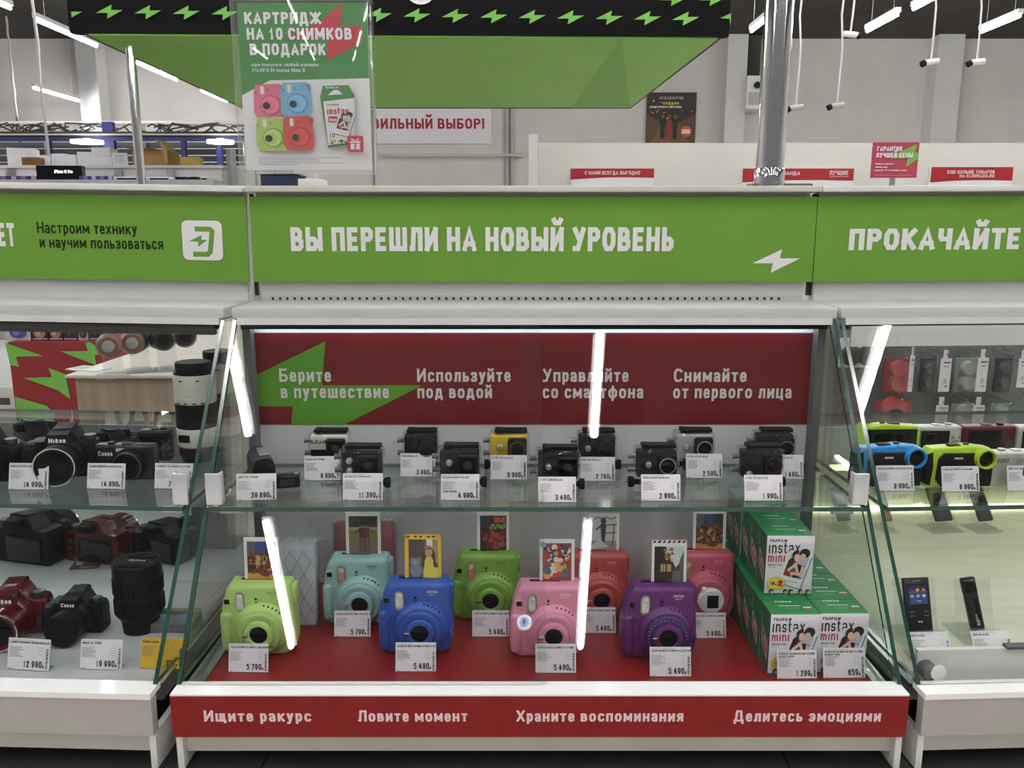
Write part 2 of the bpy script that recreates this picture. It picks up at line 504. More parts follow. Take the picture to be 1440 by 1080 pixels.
def make_case(M, label, yb, red, label_back, ex=(0.0, 0.0)):
    h = CW / 2
    t = thing('display_case', label, 'display case', M)
    FL = mat('grey_floor_film', (186, 187, 186), 0.35, noise=0.05, scale=6) if red != 'pale' else mat('pale_floor_film', (200, 195, 170), 0.3, noise=0.08, scale=8, stretch=(1, 6, 1))
    MB().span(-h, h, 0.0, 0.016, 0.843, 0.900).build('front_board', GREYL, t)
    MB().span(-h, h, -0.002, 0.032, 0.900, 0.9085).build('front_lip', mat('lip_gloss', (246, 244, 238), 0.12, noise=0.01), t)
    MB().span(-h + 0.008, h - 0.008, 0.02, 0.034, 0.806, 0.843).build('toe_panel', CREAM, t)
    for s in (-1, 1):
        MB().span(s * h, s * (h - 0.009), 0.006, yb, 0.787, 0.843).build('side_rail', WHITE, t)
        MB().span(s * (h - 0.006), s * (h - 0.026), 0.05, yb, 0.868, 0.894).build('floor_rail', ALU, t)
    MB().span(-h + 0.026, h - 0.026, 0.032, yb, 0.872, FLZ).build('floor_panel', REDL if red is True else FL, t)
    slope_pane('sliding_pane', -h + 0.006, 0.010, 0.0, t); slope_pane('sliding_pane', -0.025, h - 0.006, -0.011, t)
    side_pane(-h, t, yb); side_pane(h - 0.006, t, yb)
    m = MB(); x = h - 0.004; y0 = 0.160; y1 = yb - 0.01
    v = [(-x, y0, SHZ - 0.007), (x, y0, SHZ - 0.007), (x, y1, SHZ - 0.007), (-x, y1, SHZ - 0.007), (-x, y0, SHZ), (x, y0, SHZ), (x, y1, SHZ), (-x, y1, SHZ)]
    x = h - 0.008
    v = [(-x if p[0] < 0 else x, p[1], p[2]) for p in v]
    m.add(v, [[3, 2, 1, 0], [4, 5, 6, 7]], 0); m.add(v, [[0, 1, 5, 4], [1, 2, 6, 5], [2, 3, 7, 6], [3, 0, 4, 7]], 1)
    m.build('glass_shelf', [SHELFG, EDGE], t, smooth=0)
    for s in ((-1, 1) if red is True else (1,) if red is False else ()):
        b = MB(); cx = s * (h - (0.017 if red is True else 0.011)); b.box((cx, 0.166, SHZ + 0.027), (0.022, 0.006, 0.05), 0.0015, rot=None); b.box((cx - s * 0.011, 0.172, SHZ + 0.027), (0.004, 0.016, 0.05), 0.001)
        b.cyl((cx - s * 0.004, 0.182, SHZ - 0.013), (cx - s * 0.036, 0.182, SHZ - 0.013), 0.006, 12)
        b.build('shelf_clamp', mat('clamp_aluminium', (225, 226, 232), 0.25, 0.5, noise=0.03), t)
    # top: ledge, bright trim under it, fascia, cap
    MB().span(-h, h, 0.352, 0.520, 1.3945, 1.4117, 0.001).build('ledge', LEDGE, t)
    MB().span(-h + 0.008, h - 0.008, 0.350, 0.362, 1.3830, 1.3945).build('top_track', mat('bright_trim', (238, 236, 234), 0.3, 0.2), t)
    MB().span(-h + 0.010, h - 0.010, 0.362, 0.375, 1.374, 1.386).build('top_gasket', BLACK, t)
    MB().span(-h + 0.008 - ex[0], h - 0.008 + ex[1], 0.496, 0.52, 1.4117, 1.61).build('fascia', mat('fascia_grey', (212, 211, 207), 0.4, noise=0.03, scale=10), t)
    if red is True:
        p = MB().span(-h + 0.012, h - 0.012, 0.4935, 0.4955, 1.4118, 1.421)
        k = int((2 * h - 0.06) / 0.0135)
        p.build('perforated_strip', mat('strip_metal', (188, 187, 184), 0.4), t)
        d = MB()
        for i in range(k): d.cyl((-h + 0.03 + i * 0.0135, 0.4937, 1.4152), (-h + 0.03 + i * 0.0135, 0.4929, 1.4152), 0.0028, 8)
        tag_stuff = d.build('strip_holes', BASEB, t, smooth=0); tag_stuff['kind'] = 'stuff'
        for q in (-1, 1): MB().span(q * (h - 0.006), q * (h - 0.020), 0.380, 0.4033, 0.895, 1.388).build('corner_post', mat('corner_grey', (104, 102, 102), 0.4), t)
        MB().span(h + 0.001, h + 0.009, 0.505, 0.515, 1.42, 1.606).build('gap_shade_strip', BASEB, t); MB().span(-h - 0.007, -h - 0.001, 0.505, 0.515, 1.42, 1.606).build('gap_shade_strip', BASEB, t)  # added dark strips stand for the shade in the gaps between signs
    MB().span(-h - ex[0], h + ex[1], 0.462, 0.56, 1.6085, 1.6190, 0.001).build('cap_board', CREAM if red is True else WHITE, t)
    for s in (-1, 1): MB().span(s * (h - 0.02), s * (h - 0.05), yb + 0.004, yb + 0.03, 0.79, 1.41).build('rear_post', ALU, t)
    return t
case_mid = make_case(MM, 'middle glass showcase with red floor, red front board and instant cameras', 0.4034, True, '')
case_left = make_case(ML, 'showcase with black bridge cameras, grey front board and small black lettering', 0.80, False, '', (0, 0.003))
case_right = make_case(MR, 'showcase with blue and yellow tough cameras and a pale lit floor', 0.80, 'pale', '', (0, 0))
SIGNZ = (1.4468, 1.6005)
def sign(case, src, paint, ex=(0.0, 0.0)):
    h = CW / 2; d = (-h - ex[0], SIGNZ[0], h + ex[1], SIGNZ[1])
    s = MB().span(d[0], d[2], 0.482, 0.4865, SIGNZ[0], SIGNZ[1]).build('header_sign', mat('sign_board', GREENC, 0.3), case)
    a = Art((src[0], src[3], src[2], src[1]), d, 0.0003)
    a.rect(src[0], src[1], src[2], src[3], GREENC); paint(a)
    a.build('header_print', GLOSSY, s, 0.4817)
def p_mid(a):
    a.text('ВЫ ПЕРЕШЛИ НА НОВЫЙ УРОВЕНЬ', 405.5, 352.5, 33.5, WHT, 946, 0.22, 1.0, 0.11)
    a.bolt(1059, 350, 1126, 383, WHT)
sign(case_mid, (350, 277, 1145, 396), p_mid)
def p_left(a):
    a.text('ПОМОЖЕТ', -86, 350.5, 33, WHT, 18, 0.215)
    a.text('Настроим технику', 51, 331, 15.5, (22, 34, 18), 193, 0.13); a.text('и научим пользоваться', 53, 351.5, 15.5, (22, 34, 18), 229, 0.13)
    a.rrect(257, 310, 314, 366, 8, WHT)
    a.line([(279, 322), (297, 322), (300, 325), (296, 354), (292, 357.5), (275, 357.5)], 7, GREENC)
    a.poly([(267, 339), (285, 330.5), (284, 337), (293, 337), (279, 347), (280, 340)], GREENC)
sign(case_left, (349 - 798, 276, 349, 396), p_left, (0, 0.003))
def p_right(a):
    a.text('ПРОКАЧАЙТЕ СВОЙ СМАРТФОН', 1197, 347.5, 30.5, WHT, 1197 + 585, 0.22, 1.0, 0.11)
sign(case_right, (1149, 271.5, 1149 + 796, 393), p_right)
# red front board of the middle case with its writing
b = MB().span(-CW / 2, CW / 2, -0.0025, 0.0, 0.843, 0.906).build('red_board_cover', mat('red_board_film', (134, 24, 26), 0.4, spec=0.25), case_mid)
for s, x0, x1 in (('Ищите ракурс', 286, 437), ('Ловите момент', 503, 657), ('Храните воспоминания', 726, 961), ('Делитесь эмоциями', 1032, 1239)):
    a = Art((240, 1037, 1277, 977), (-CW / 2, 0.843, CW / 2, 0.906), 0.0003)
    a.text(s, x0, 1013.5, 16.5, (235, 205, 208), x1, 0.175); a.build('board_lettering', PAPER, b, -0.0026)
# back panel of the middle case and its red banner
m = MB().span(-CW / 2 + 0.012, CW / 2 - 0.012, 0.4034, 0.412, 0.872, 1.392)
bp = m.build('back_panel', mat('grey_back_panel', (208, 205, 207), 0.5, noise=0.04, scale=8), case_mid)
zb = spot(740, 597, MM, 0).copy()
def zy(py, y):   # case-local height seen at a pixel row on the upright plane y
    return EYE + math.tan(math.atan((540 - py) / FPX) - PITCH) * (CY + y)
z0 = zy(597, 0.4024); z1 = zy(468, 0.4024); xb = 0.505
a = Art((357, 597, 1143, 468), (-xb, z0, xb, z1), 0.0003)
a.rect(357, 468, 1143, 597, (118, 18, 24))
a.poly([(357, 530), (462, 480), (455, 541), (595, 541), (484, 597), (409, 597), (413, 571), (357, 571)], (90, 150, 40))
for s, x0, x1, yb in (('Берите', 396, 468, 536), ('в путешествие', 397, 548, 559), ('Используйте', 588, 718, 536), ('под водой', 588, 692, 559), ('Управляйте', 763, 882, 536), ('со смартфона', 763, 903, 559), ('Снимайте', 945, 1046, 536), ('от первого лица', 945, 1110, 559)):
    a.text(s, x0, yb, 18.5, (226, 214, 214), x1, 0.165)
a.build('red_banner', printmat('banner_print', 0.3), case_mid, 0.4026)
# bolt reflection in the glass shelf, painted on the back panel behind it
a = Art((360, 712, 1140, 656), (-xb, zy(712, 0.403), xb, zy(656, 0.403)), 0.0003)
for k in range(9): a.bolt(372 + k * 84, 664 + (k % 2) * 4, 428 + k * 84, 688 + (k % 2) * 4, (150, 178, 140), k == 0)
a.build('bolt_reflection', PAPER, case_mid, 0.4030)
# light strip under the ledge
MB().span(-0.49, 0.49, 0.385, 0.398, 1.378, 1.386).build('light_strip', glow('led_strip', (214, 238, 255), 3.0), case_mid)
# side cases: low back panel, light strip in the pale one
for c, col in ((case_left, (166, 166, 166)), (case_right, (200, 197, 172))):
    MB().span(-CW / 2 + 0.012, CW / 2 - 0.012, 0.80, 0.808, 0.872, 1.088).build('back_panel', mat('low_back_%d' % col[0], col, 0.5, noise=0.04, scale=8), c)
MB().span(-CW / 2 + 0.02, CW / 2 - 0.02, 0.352, 0.3595, 1.345, 1.380).build('valance', WHITE, case_right)
MB().span(-CW / 2 + 0.02, CW / 2 - 0.02, 0.36, 0.372, 1.364, 1.380).build('valance', mat('dark_valance', (66, 62, 60), 0.5), case_left)
MB().span(-0.49, 0.49, 0.776, 0.794, 0.892, 0.898).build('light_strip', glow('led_warm', (246, 255, 214), 1.2), case_right)
MB().span(-0.49, 0.49, 0.40, 0.412, SHZ - 0.016, SHZ - 0.0075).build('light_strip', glow('led_warm2', (248, 255, 214), 1.2), case_right)
# round showcase lock on the overlap of the sliding panes
d = Vector((0, GT[0] - GB[0], GT[1] - GB[1])).normalized(); n = Vector((0, -d.z, d.y)); p = Vector((0.018, GB[0], GB[1])) + d * 0.085
p.x = (737 - 720) * 0.00104 - CX
lk = MB().lathe(p, p + n * 0.006, [(0, 0.0115), (0.7, 0.0115), (1, 0.0095)], 28).build('pane_lock', mat('lock_nickel', (215, 216, 222), 0.25, 0.5), case_mid)
MB().box(p + n * 0.0062 , (0.003, 0.003, 0.008), 0.001).lathe(p + n * 0.006, p + n * 0.0066, [(0, 0.0075), (1, 0.0075)], 20).build('lock_keyhole', mat('lock_blue', (120, 135, 165), 0.3, 0.6), lk)
# chrome post on the middle case's cap
px = at(1080, 258, 1.57)
t = thing('chrome_post', 'thick chrome post standing on the middle showcase cap', 'post', Matrix.Translation((px.x, 1.565, 1.619)))
MB().cyl((0, 0, 0.006), (0, 0, 2.6), 0.0255, 32).build('post_tube', CHROME, t)
MB().lathe((0, 0, 0), (0, 0, 0.034), [(0, 0.031), (0.2, 0.031), (0.22, 0.0275), (0.9, 0.0275), (1, 0.026)], 32).build('collar', CHROME, t)
MB().span(-0.036, 0.075, -0.02, 0.02, 0, 0.006).build('base_flange', mat('grey_metal', (120, 120, 120), 0.4, 0.6), t)
# knob of the right case, on its white inner front
m = MB().span(-0.50, 0.515, 0.052, 0.06, 0.8915, 0.945)
m.build('inner_board', WHITE, case_right)
m = MB().span(-0.37, 0.5, 0.048, 0.061, 0.945, 0.949); m.build('inner_board_edge', mat('dark_edge', (70, 70, 74), 0.4), case_right)
kp = Vector(((1316 - 720) * 0.00100 - 0.569 - CW / 2, 0.052, 0.918))
kn = MB().lathe(kp, kp + Vector((0, -0.018, 0)), [(0, 0.0125), (0.85, 0.0125), (1, 0.011)], 28).build('round_knob', mat('knob_grey', (92, 92, 92), 0.4), case_right)
MB().lathe(kp + Vector((0.010, -0.018, 0.002)), kp + Vector((0.010, -0.0195, 0.002)), [(0, 0.0115), (1, 0.0115)], 28).build('knob_sticker', WHITE, kn)
# dark plinth cabinets under the row
for i, (xa, xb2, l) in enumerate(((-1.14, -0.362, 'dark plinth cabinet under the bridge camera showcase'), (-0.360, 0.399, 'dark plinth cabinet under the middle showcase'), (0.401, 1.18, 'dark plinth cabinet under the tough camera showcase'))):
    t = thing('plinth_cabinet', l, 'cabinet', Matrix.Translation(((xa + xb2) / 2, 1.0, 0)))
    w = (xb2 - xa) / 2
    MB().span(-w, w, 0.03, 0.95, 0, 0.775).build('cabinet_body', BASEB, t)
    MB().span(-w, w, 0.02, 0.9, 0.775, 0.783, 0.001).build('cabinet_top', BASEB, t)
    MB().span(-w + 0.01, w - 0.01, 0.015, 0.03, 0.1, 0.76, 0.002).build('cabinet_door', BASEB, t)

# ================================================================ far things of the hall
def wall_art(px0, py0, px1, py1, Y, step=0.002):
    a = at(px0, py1, Y); b = at(px1, py0, Y)
    A = Art((px0, py1, px1, py0), (a.x, a.z, b.x, b.z), step)
    return A, a, b
def board(name, label, cat, px0, py0, px1, py1, Y, paint, thick=0.02, col=(235, 232, 232), material=None):
    A, a, b = wall_art(px0, py0, px1, py1, Y); paint(A)
    t = thing(name, label, cat, Matrix.Translation(((a.x + b.x) / 2, Y, a.z)))
    q = MB().span(a.x - (a.x + b.x) / 2, b.x - (a.x + b.x) / 2, 0, thick, 0, b.z - a.z).build('board', mat('board_%d_%d_%d' % col, col, 0.5, noise=0.02), t)
    A.build('board_print', material or PAPER, t, -0.0005, Matrix.Translation((-(a.x + b.x) / 2, 0, -a.z)))
    return t
# canopy island: black fascia with green bolts, green soffit
CZ = EYE + 1.05
fl = atz(98, 46.5, CZ); fr = atz(1025, 51, CZ); sl = atz(122, 47, CZ); sr = atz(1012, 52, CZ); bl = atz(341, 150, CZ); br = atz(887, 150, CZ)
cy = (fl.y + fr.y) / 2
can = thing('canopy', 'black island canopy with green bolts and a green underside', 'canopy', Matrix.Translation(((fl.x + fr.x) / 2, cy, CZ)))
T = Matrix.Translation((-(fl.x + fr.x) / 2, -cy, -CZ))
m = MB(); o = [fl, fr, fr + Vector((0, 0.05, 0)), fl + Vector((0, 0.05, 0))]
m.loft([[(T @ p) + Vector((0, 0, h)) for p in o] for h in (0.0, 0.9)])
o = [sl + Vector((0.02, 0.05, 0)), sr + Vector((-0.02, 0.05, 0)), br + Vector((-0.02, 0, 0)), bl + Vector((0.02, 0, 0))]
fascia = m.loft([[(T @ p) + Vector((0, 0, h)) for p in o] for h in (0.0, 0.25)]).build('fascia', mat('canopy_black', (20, 18, 19), 0.7, noise=0.08, scale=3, spec=0.1), can, smooth=0)
FY = min(fl.y, fr.y) - cy - 0.004; FT = Matrix.Translation((-(fl.x + fr.x) / 2, 0, -CZ))
bolts = [(152 + k * 53.9 - 19, 19 + k * 0.65 - 10, 152 + k * 53.9 + 19, 19 + k * 0.65 + 10) for k in range(17) if 152 + k * 53.9 + 19 < 1024] + [(x - 19, -8.5, x + 19, 11) for x in (943, 997)]
for q in bolts: A, a_, b_ = wall_art(98, 47, 1025, -60, cy); A.bolt(*q, BOLT); A.build('bolt_print', PAPER, fascia, FY, FT)
A, a_, b_ = wall_art(98, 47, 1025, -60, cy); A.poly([(98.5, 19), (114, 19), (98.5, 27)], BOLT); A.build('bolt_print', PAPER, fascia, FY, FT)
A, a_, b_ = wall_art(98, 47, 1025, -60, cy); A.poly([(1024, 21), (1009, 28), (1022, 29), (1024, 39)], BOLT); A.build('bolt_print', PAPER, fascia, FY, FT)
A, a_, b_ = wall_art(98, 47, 1025, -60, cy); A.line([(589 + 17 * math.cos(2 * math.pi * k / 24), -9 + 15 * math.sin(2 * math.pi * k / 24)) for k in range(25)], 6, WHT); A.build('white_letter', PAPER, fascia, FY, FT)
m = MB(); o = [sl, sr, br, bl]
m.loft([[(T @ p) + Vector((0, 0, h)) for p in o] for h in (-0.010, -0.0005)])
sof = m.build('soffit', mat('soffit_green', (122, 182, 70), 0.5, noise=0.05, scale=2), can, smooth=0)
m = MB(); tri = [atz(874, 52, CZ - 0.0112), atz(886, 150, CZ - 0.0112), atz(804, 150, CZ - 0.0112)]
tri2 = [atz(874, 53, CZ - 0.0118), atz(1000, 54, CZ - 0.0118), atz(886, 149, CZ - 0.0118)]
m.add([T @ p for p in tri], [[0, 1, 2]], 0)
m.build('soffit_triangle_print', mat('soffit_dark_green', (100, 164, 52), 0.5, noise=0.04), sof, smooth=0)  # darker green triangle of the printed design
m = MB()
for p, q in ((sl, bl), (sr, br), (bl, br)):
    m.tube([(T @ p) + Vector((0, 0, -0.004)), (T @ q) + Vector((0, 0, -0.004))], 0.013, 4)
m.build('soffit_edge', mat('edge_trim', (70, 70, 68), 0.5, 0.3), can, smooth=0)
p = at(181, 46, cy + 0.12)
t = thing('canopy_post', 'chrome post holding the front corner of the canopy', 'post', Matrix.Translation((p.x, p.y, 0)))
MB().cyl((0, 0, 0.012), (0, 0, CZ - 0.04), 0.027, 20).build('post_tube', CHROME, t)
MB().lathe((0, 0, 0), (0, 0, 0.02), [(0, 0.09), (1, 0.07)], 24).build('foot_plate', ALU, t)
p = at(523, 152, br.y - 0.1)
t = thing('canopy_post', 'thin dark post under the rear of the canopy beside the white banner', 'post', Matrix.Translation((p.x, p.y, 0)))
MB().cyl((0, 0, 0.012), (0, 0, CZ - 0.04), 0.024, 16).build('post_tube', CHROME, t)
MB().lathe((0, 0, 0), (0, 0, 0.02), [(0, 0.09), (1, 0.07)], 24).build('foot_plate', ALU, t)
# banner, poster, red strips, price promise sign
def f(A):
    A.rect(500, 151, 690, 201, (236, 232, 236)); A.text('ПРАВИЛЬНЫЙ ВЫБОР!', 488, 181, 14.5, (172, 32, 44), 681, 0.19)
board('long_banner', 'long white banner with red capitals on the far wall', 'banner', 455, 150, 691, 202, FARY - 0.06, f, 0.05)
def f(A):
    A.rect(908, 130, 980, 201, (52, 42, 34))
    A.poly([(908, 201), (980, 201), (955, 172), (930, 172)], (118, 84, 50)); A.poly([(908, 160), (930, 172), (915, 201), (908, 201)], (92, 70, 44)); A.poly([(980, 160), (956, 172), (972, 201), (980, 201)], (88, 66, 46))
    A.blobs(912, 138, 978, 168, 16, [(240, 225, 180), (214, 190, 140), (170, 140, 90)], 0.5, 1.5)
    for x, c in ((932, (34, 26, 24)), (950, (30, 24, 26)), (941, (150, 46, 40))):
        A.ell(x, 164, 2.2, 2.8, (120, 84, 66)); A.poly([(x - 4, 168), (x + 4, 168), (x + 3, 184), (x + 3, 195), (x - 3, 195), (x - 3, 184)], c)
    A.ell(966, 185, 8, 8, (204, 98, 50)); A.rect(960, 182, 972, 188, (236, 214, 196))
    A.text('МУЛЬТИЭНЕРГИЯ', 926, 140, 4, (170, 160, 150), 960, 0.2); A.text('спортивное питание', 912, 152, 4, (220, 205, 190), 958, 0.22); A.text('скидки', 931, 147, 4.5, (200, 190, 90), 954, 0.24)
board('sport_poster', 'dark poster with figures and an orange spot high on the far wall', 'poster', 908, 130, 980, 201, FARY - 0.05, f, 0.04, (40, 34, 30))
def redstrip(x0, x1, yt, ym, words, lab, curve=True):
    def f(A):
        A.rect(x0, yt, x1, 285, (228, 226, 226))
        pts = [(x0, yt), (x1, yt)] + [(x1 + (x0 - x1) * k / 8, ym + (2.5 if curve else 0) * (k / 8) - 2.0 * math.sin(math.pi * k / 8)) for k in range(9)]
        A.poly(pts, (166, 30, 40))
        for s, a, b, y, h in words: A.text(s, a, y, h, (232, 215, 218), b, 0.17)
    board('partition_board', lab, 'board', x0, yt, x1, 285, 8.97, f, 0.02)
redstrip(802, 920, 237, 250, [('С НАМИ ВСЕГДА ВЫГОДНО', 822, 900, 245.5, 5)], 'red and white board on the partition behind the middle showcase')
redstrip(1042, 1201, 237, 254, [('ВАША КОМАНДА', 1066, 1124, 246, 5), ('ЛУЧШИЕ', 1166, 1193, 246, 6), ('сотрудники', 1167, 1193, 248.7, 1.4)], 'red and white board partly hidden by the thick chrome post')
redstrip(1305, 1425, 235, 254, [('ЕЩЕ БОЛЬШЕ ТОВАРОВ', 1329, 1398, 244, 4.6), ('НА ELDORADO.RU', 1347, 1398, 249.5, 4.6)], 'red and white board with two white lines in the far corner')
A, a_, b_ = wall_art(1224, 200, 1293, 250, 5.0)
t = thing('promise_sign', 'pinkish red acrylic sign with green bolt before the partition', 'sign', Matrix.Translation(((a_.x + b_.x) / 2, 5.0, 0)))
A.rect(1224, 200, 1293, 250, (172, 62, 82)); A.poly([(1257, 217.5), (1289, 202.5), (1287, 214.5), (1293, 214.5), (1293, 223), (1275.5, 235), (1277, 222), (1250, 223)], BOLT)
A.text('ГАРАНТИЯ', 1230, 212.5, 6.5, WHT, 1267, 0.22); A.text('ЛУЧШЕЙ ЦЕНЫ', 1229, 221.5, 6.5, WHT, 1284, 0.22)
A.text('Найдете дешевле -', 1229, 231.5, 2.2, WHT, 1258, 0.2); A.text('снизим цену', 1228.5, 236, 2.2, WHT, 1247, 0.2); A.text('подарим 10% от разницы в цене', 1228, 240.5, 2.2, WHT, 1276, 0.2); A.rect(1228, 246.2, 1284, 246.8, (210, 140, 150))
pl = MB().span(a_.x - (a_.x + b_.x) / 2, b_.x - (a_.x + b_.x) / 2, 0, 0.006, a_.z, b_.z).build('sign_panel', mat('sign_pink', (172, 62, 82), 0.3), t)
A.build('sign_print', PAPER, pl, -0.0005, Matrix.Translation((-(a_.x + b_.x) / 2, 0, 0)))
MB().span(-0.015, 0.015, 0.006, 0.02, 0.02, a_.z + 0.02).build('sign_post', ALU, t); MB().span(-0.15, 0.15, -0.1, 0.12, 0, 0.02).build('sign_foot', ALU, t)
# spiral duct with a white box on the far wall
p = at(1061, 108, FARY - 0.5)
t = thing('spiral_duct', 'dark spiral duct with white box beside the thick chrome post', 'duct', Matrix.Translation((p.x, FARY - 0.35, p.z)))
prof = []
for k in range(26): prof += [(k / 26, 0.145), ((k + .5) / 26, 0.16)]
MB().lathe((0, 0, 0), (0, 0, CEIL - p.z - 0.01), prof, 16).build('spiral_tube', mat('duct_metal', (96, 96, 96), 0.4, 0.5), t)
bx = MB().span(-0.19, 0.19, -0.3, 0.34, -0.68, 0).build('filter_box', WHITE, t)
MB().cyl((0.02, -0.3, -0.2), (0.02, -0.36, -0.2), 0.07, 12).build('box_knob', BLACK, bx); MB().span(-0.15, 0.15, -0.304, -0.30, -0.6, -0.34).build('box_grille', GREYL, bx)
# cables with small cameras hanging from the roof
def dangling(pxa, pya, pxb, pyb, Y, head, lab, flip=1):
    a = at(pxa, pya, Y); b = at(pxb, pyb, Y)
    k = (CEIL - 0.004 - b.z) / max(0.01, a.z - b.z); top = Vector((b.x + (a.x - b.x) * k, Y, CEIL - 0.004))
    t = thing('ceiling_camera', lab, 'security camera' if head else 'cable', Matrix.Translation(b))
    pts = [(top - b) * (1 - i / 9) + Vector((0.02 * math.sin(i * 1.9) if 0 < i < 9 else 0, 0, 0)) for i in range(10)]
    MB().tube(pts, 0.010, 6).build('cable', mat('white_cable', (186, 184, 182), 0.4), t)
    m = MB().cyl((-0.07 * flip, -0.02, 0.02), (0.07 * flip, 0, 0.04), 0.030, 14)
    m.build('camera_body' if head else 'plug', WHITE if head else GREYL, t)
    MB().cyl((-0.07 * flip, -0.02, 0.02), (-0.10 * flip, -0.025, 0.005), 0.032, 14).build('camera_lens' if head else 'plug_tip', BLACK, t)
dangling(1128, 10, 1118.5, 156, 9, False, 'white cable end hanging nearest the thick chrome post')
dangling(1187, 10, 1176.5, 153, 9, False, 'long white cable hanging past the upper hanging camera')
dangling(1199.5, 3, 1195, 53, 9, True, 'white camera hanging highest, with a crossed cable behind', -1)
dangling(1315, 5, 1308.5, 92, 8.6, True, 'white camera hanging in front of the shaded wall pillar', 1)
dangling(1379, 5, 1373, 92, 8.6, True, 'white camera hanging farthest from the chrome post', 1)
for (xa, ya, xb, yb, Y, lab) in ((46, 0, 69, 228, 6.6, 'knotted white cable hanging down past the largest tube lamp'), (12, 55, 24, 165, 17, 'pale conduit on the far wall beyond the tube lamps')):
    a = at(xa, ya, Y); b = at(xb, yb, Y); k = (CEIL - 0.01 - b.z) / (a.z - b.z); top = b + (a - b) * k
    t = thing('hanging_cable', lab, 'cable', Matrix.Translation(b))
    MB().tube([(top - b) * (1 - i / 12) + Vector((0.008 * math.sin(i * 2.3), 0, 0)) for i in range(13)], 0.022 if Y > 10 else 0.012, 6).build('cable', mat('white_cable', (186, 184, 182), 0.4), t)
    MB().cyl((0, 0, -1.6 if Y < 10 else -0.6), (0, 0, 0.02), 0.025, 8).build('lower_tube', mat('grey_tube', (110, 108, 112), 0.4, 0.4), t)
# pipes, cable run and blue racking on the far left
t = thing('service_pipe', 'white pipe running along the wall above the blue racking', 'pipe', Matrix.Translation((0, 12.82, at(0, 173, 12.82).z)))
MB().cyl((at(-60, 173, 12.82).x, 0, 0), (at(352, 173, 12.82).x, 0, 0), 0.03, 10).build('pipe_run', WHITE, t)
for x in (60, 200, 340): MB().span(at(x, 173, 12.82).x - 0.015, at(x, 173, 12.82).x + 0.015, 0.0, 0.05, -2.0, 0.0).build('pipe_stand', GREYL, t)
t = thing('service_pipe', 'short white pipe low on the wall beneath the long banner', 'pipe', Matrix.Translation((0, 18.8, at(600, 218, 18.8).z)))
MB().cyl((at(530, 218, 18.8).x, 0, 0), (at(742, 218, 18.8).x, 0, 0), 0.03, 10).build('pipe_run', CREAM, t); MB().cyl((at(733, 218, 18.8).x, 0, 0), (at(733, 218, 18.8).x, 0.19, 0), 0.05, 10).build('pipe_bracket', CREAM, t)
t = thing('pipe_pair', 'pair of thin vertical pipes on the wall beside the partition post', 'pipe', Matrix.Translation((0, FARY - 0.06, 0)))
for x in (713, 720): MB().cyl((at(x, 200, FARY).x, 0, 0), (at(x, 200, FARY).x, 0, CEIL - 0.01), 0.04, 8).build('pipe_run', GREYL, t)
cb = MB()
for k in range(26):
    x0 = random.uniform(-20, 300); pts = []
    for i in range(8):
        q = at(x0 + i * random.uniform(5, 12), 182 + 7 * math.sin(i * 0.9 + k) + random.uniform(-3, 3), 12.0); pts.append(q)
    cb.tube(pts, 0.012, 5)
cb.tube([at(x, 190, 12.0) for x in (-30, 60, 140, 240, 350)], 0.05, 6)
o = cb.build('cable_bundle', mat('dark_cables', (52, 50, 50), 0.6)); tag(o, 'tangled dark cables lying along the top of the blue racking', 'cables', kind='stuff')
BLUE = mat('rack_blue', (32, 40, 96), 0.5)
rk = thing('blue_racking', 'dark blue pallet racking behind the stacked cartons', 'racking', Matrix.Translation((0, 12, 0)))
zb_ = at(0, 194, 12).z
MB().span(at(-40, 194, 12).x, at(350, 194, 12).x, -0.03, 0.03, zb_ - 0.04, zb_ + 0.03).build('beam', BLUE, rk)
MB().span(at(-40, 194, 12).x, at(350, 194, 12).x, -0.08, 0.7, zb_ + 0.031, zb_ + 0.05).build('rack_deck', GREYL, rk)
for x, w in ((153, 0.075), (257, 0.03), (307, 0.035), (67, 0.02), (400, 0.1)): MB().span(at(x, 194, 12).x - w, at(x, 194, 12).x + w, -0.02, 0.06, 0, zb_ + (0.22 if w > 0.07 else 0)).build('upright', BLUE, rk)
t = thing('roller_shutter', 'grey ribbed shutter behind the blue racking', 'shutter', Matrix.Translation((0, 12.9, 0)))
m = MB(); xa, xb3 = at(-60, 200, 12.9).x, at(350, 200, 12.9).x
for k in range(29): m.span(xa, xb3, 0, 0.03, 0.1 * k, 0.1 * k + 0.085)
m.build('shutter_slats', mat('shutter_grey', (84, 88, 96), 0.4), t, smooth=0)
for x0, x1, lab in ((93, 136, 'flat lit lamp under the racking above the small cartons'), (286, 323, 'flat lit lamp under the racking near the poster stand')):
    a = at(x0, 198, 11.6); b = at(x1, 198, 11.6)
    t = thing('rack_lamp', lab, 'lamp', Matrix.Translation(((a.x + b.x) / 2, 11.75, a.z)))
    MB().lathe((0, 0, -0.02), (0, 0, 0.02), [(0, (b.x - a.x) / 2), (1, (b.x - a.x) / 2)], 24).build('lamp_disc', glow('rack_glow', (240, 248, 255), 3.0), t)
    MB().lathe((0, 0, 0.02), (0, 0, zb_ - a.z - 0.03), [(0, 0.05), (1, 0.05)], 12).build('lamp_neck', GREYL, t)
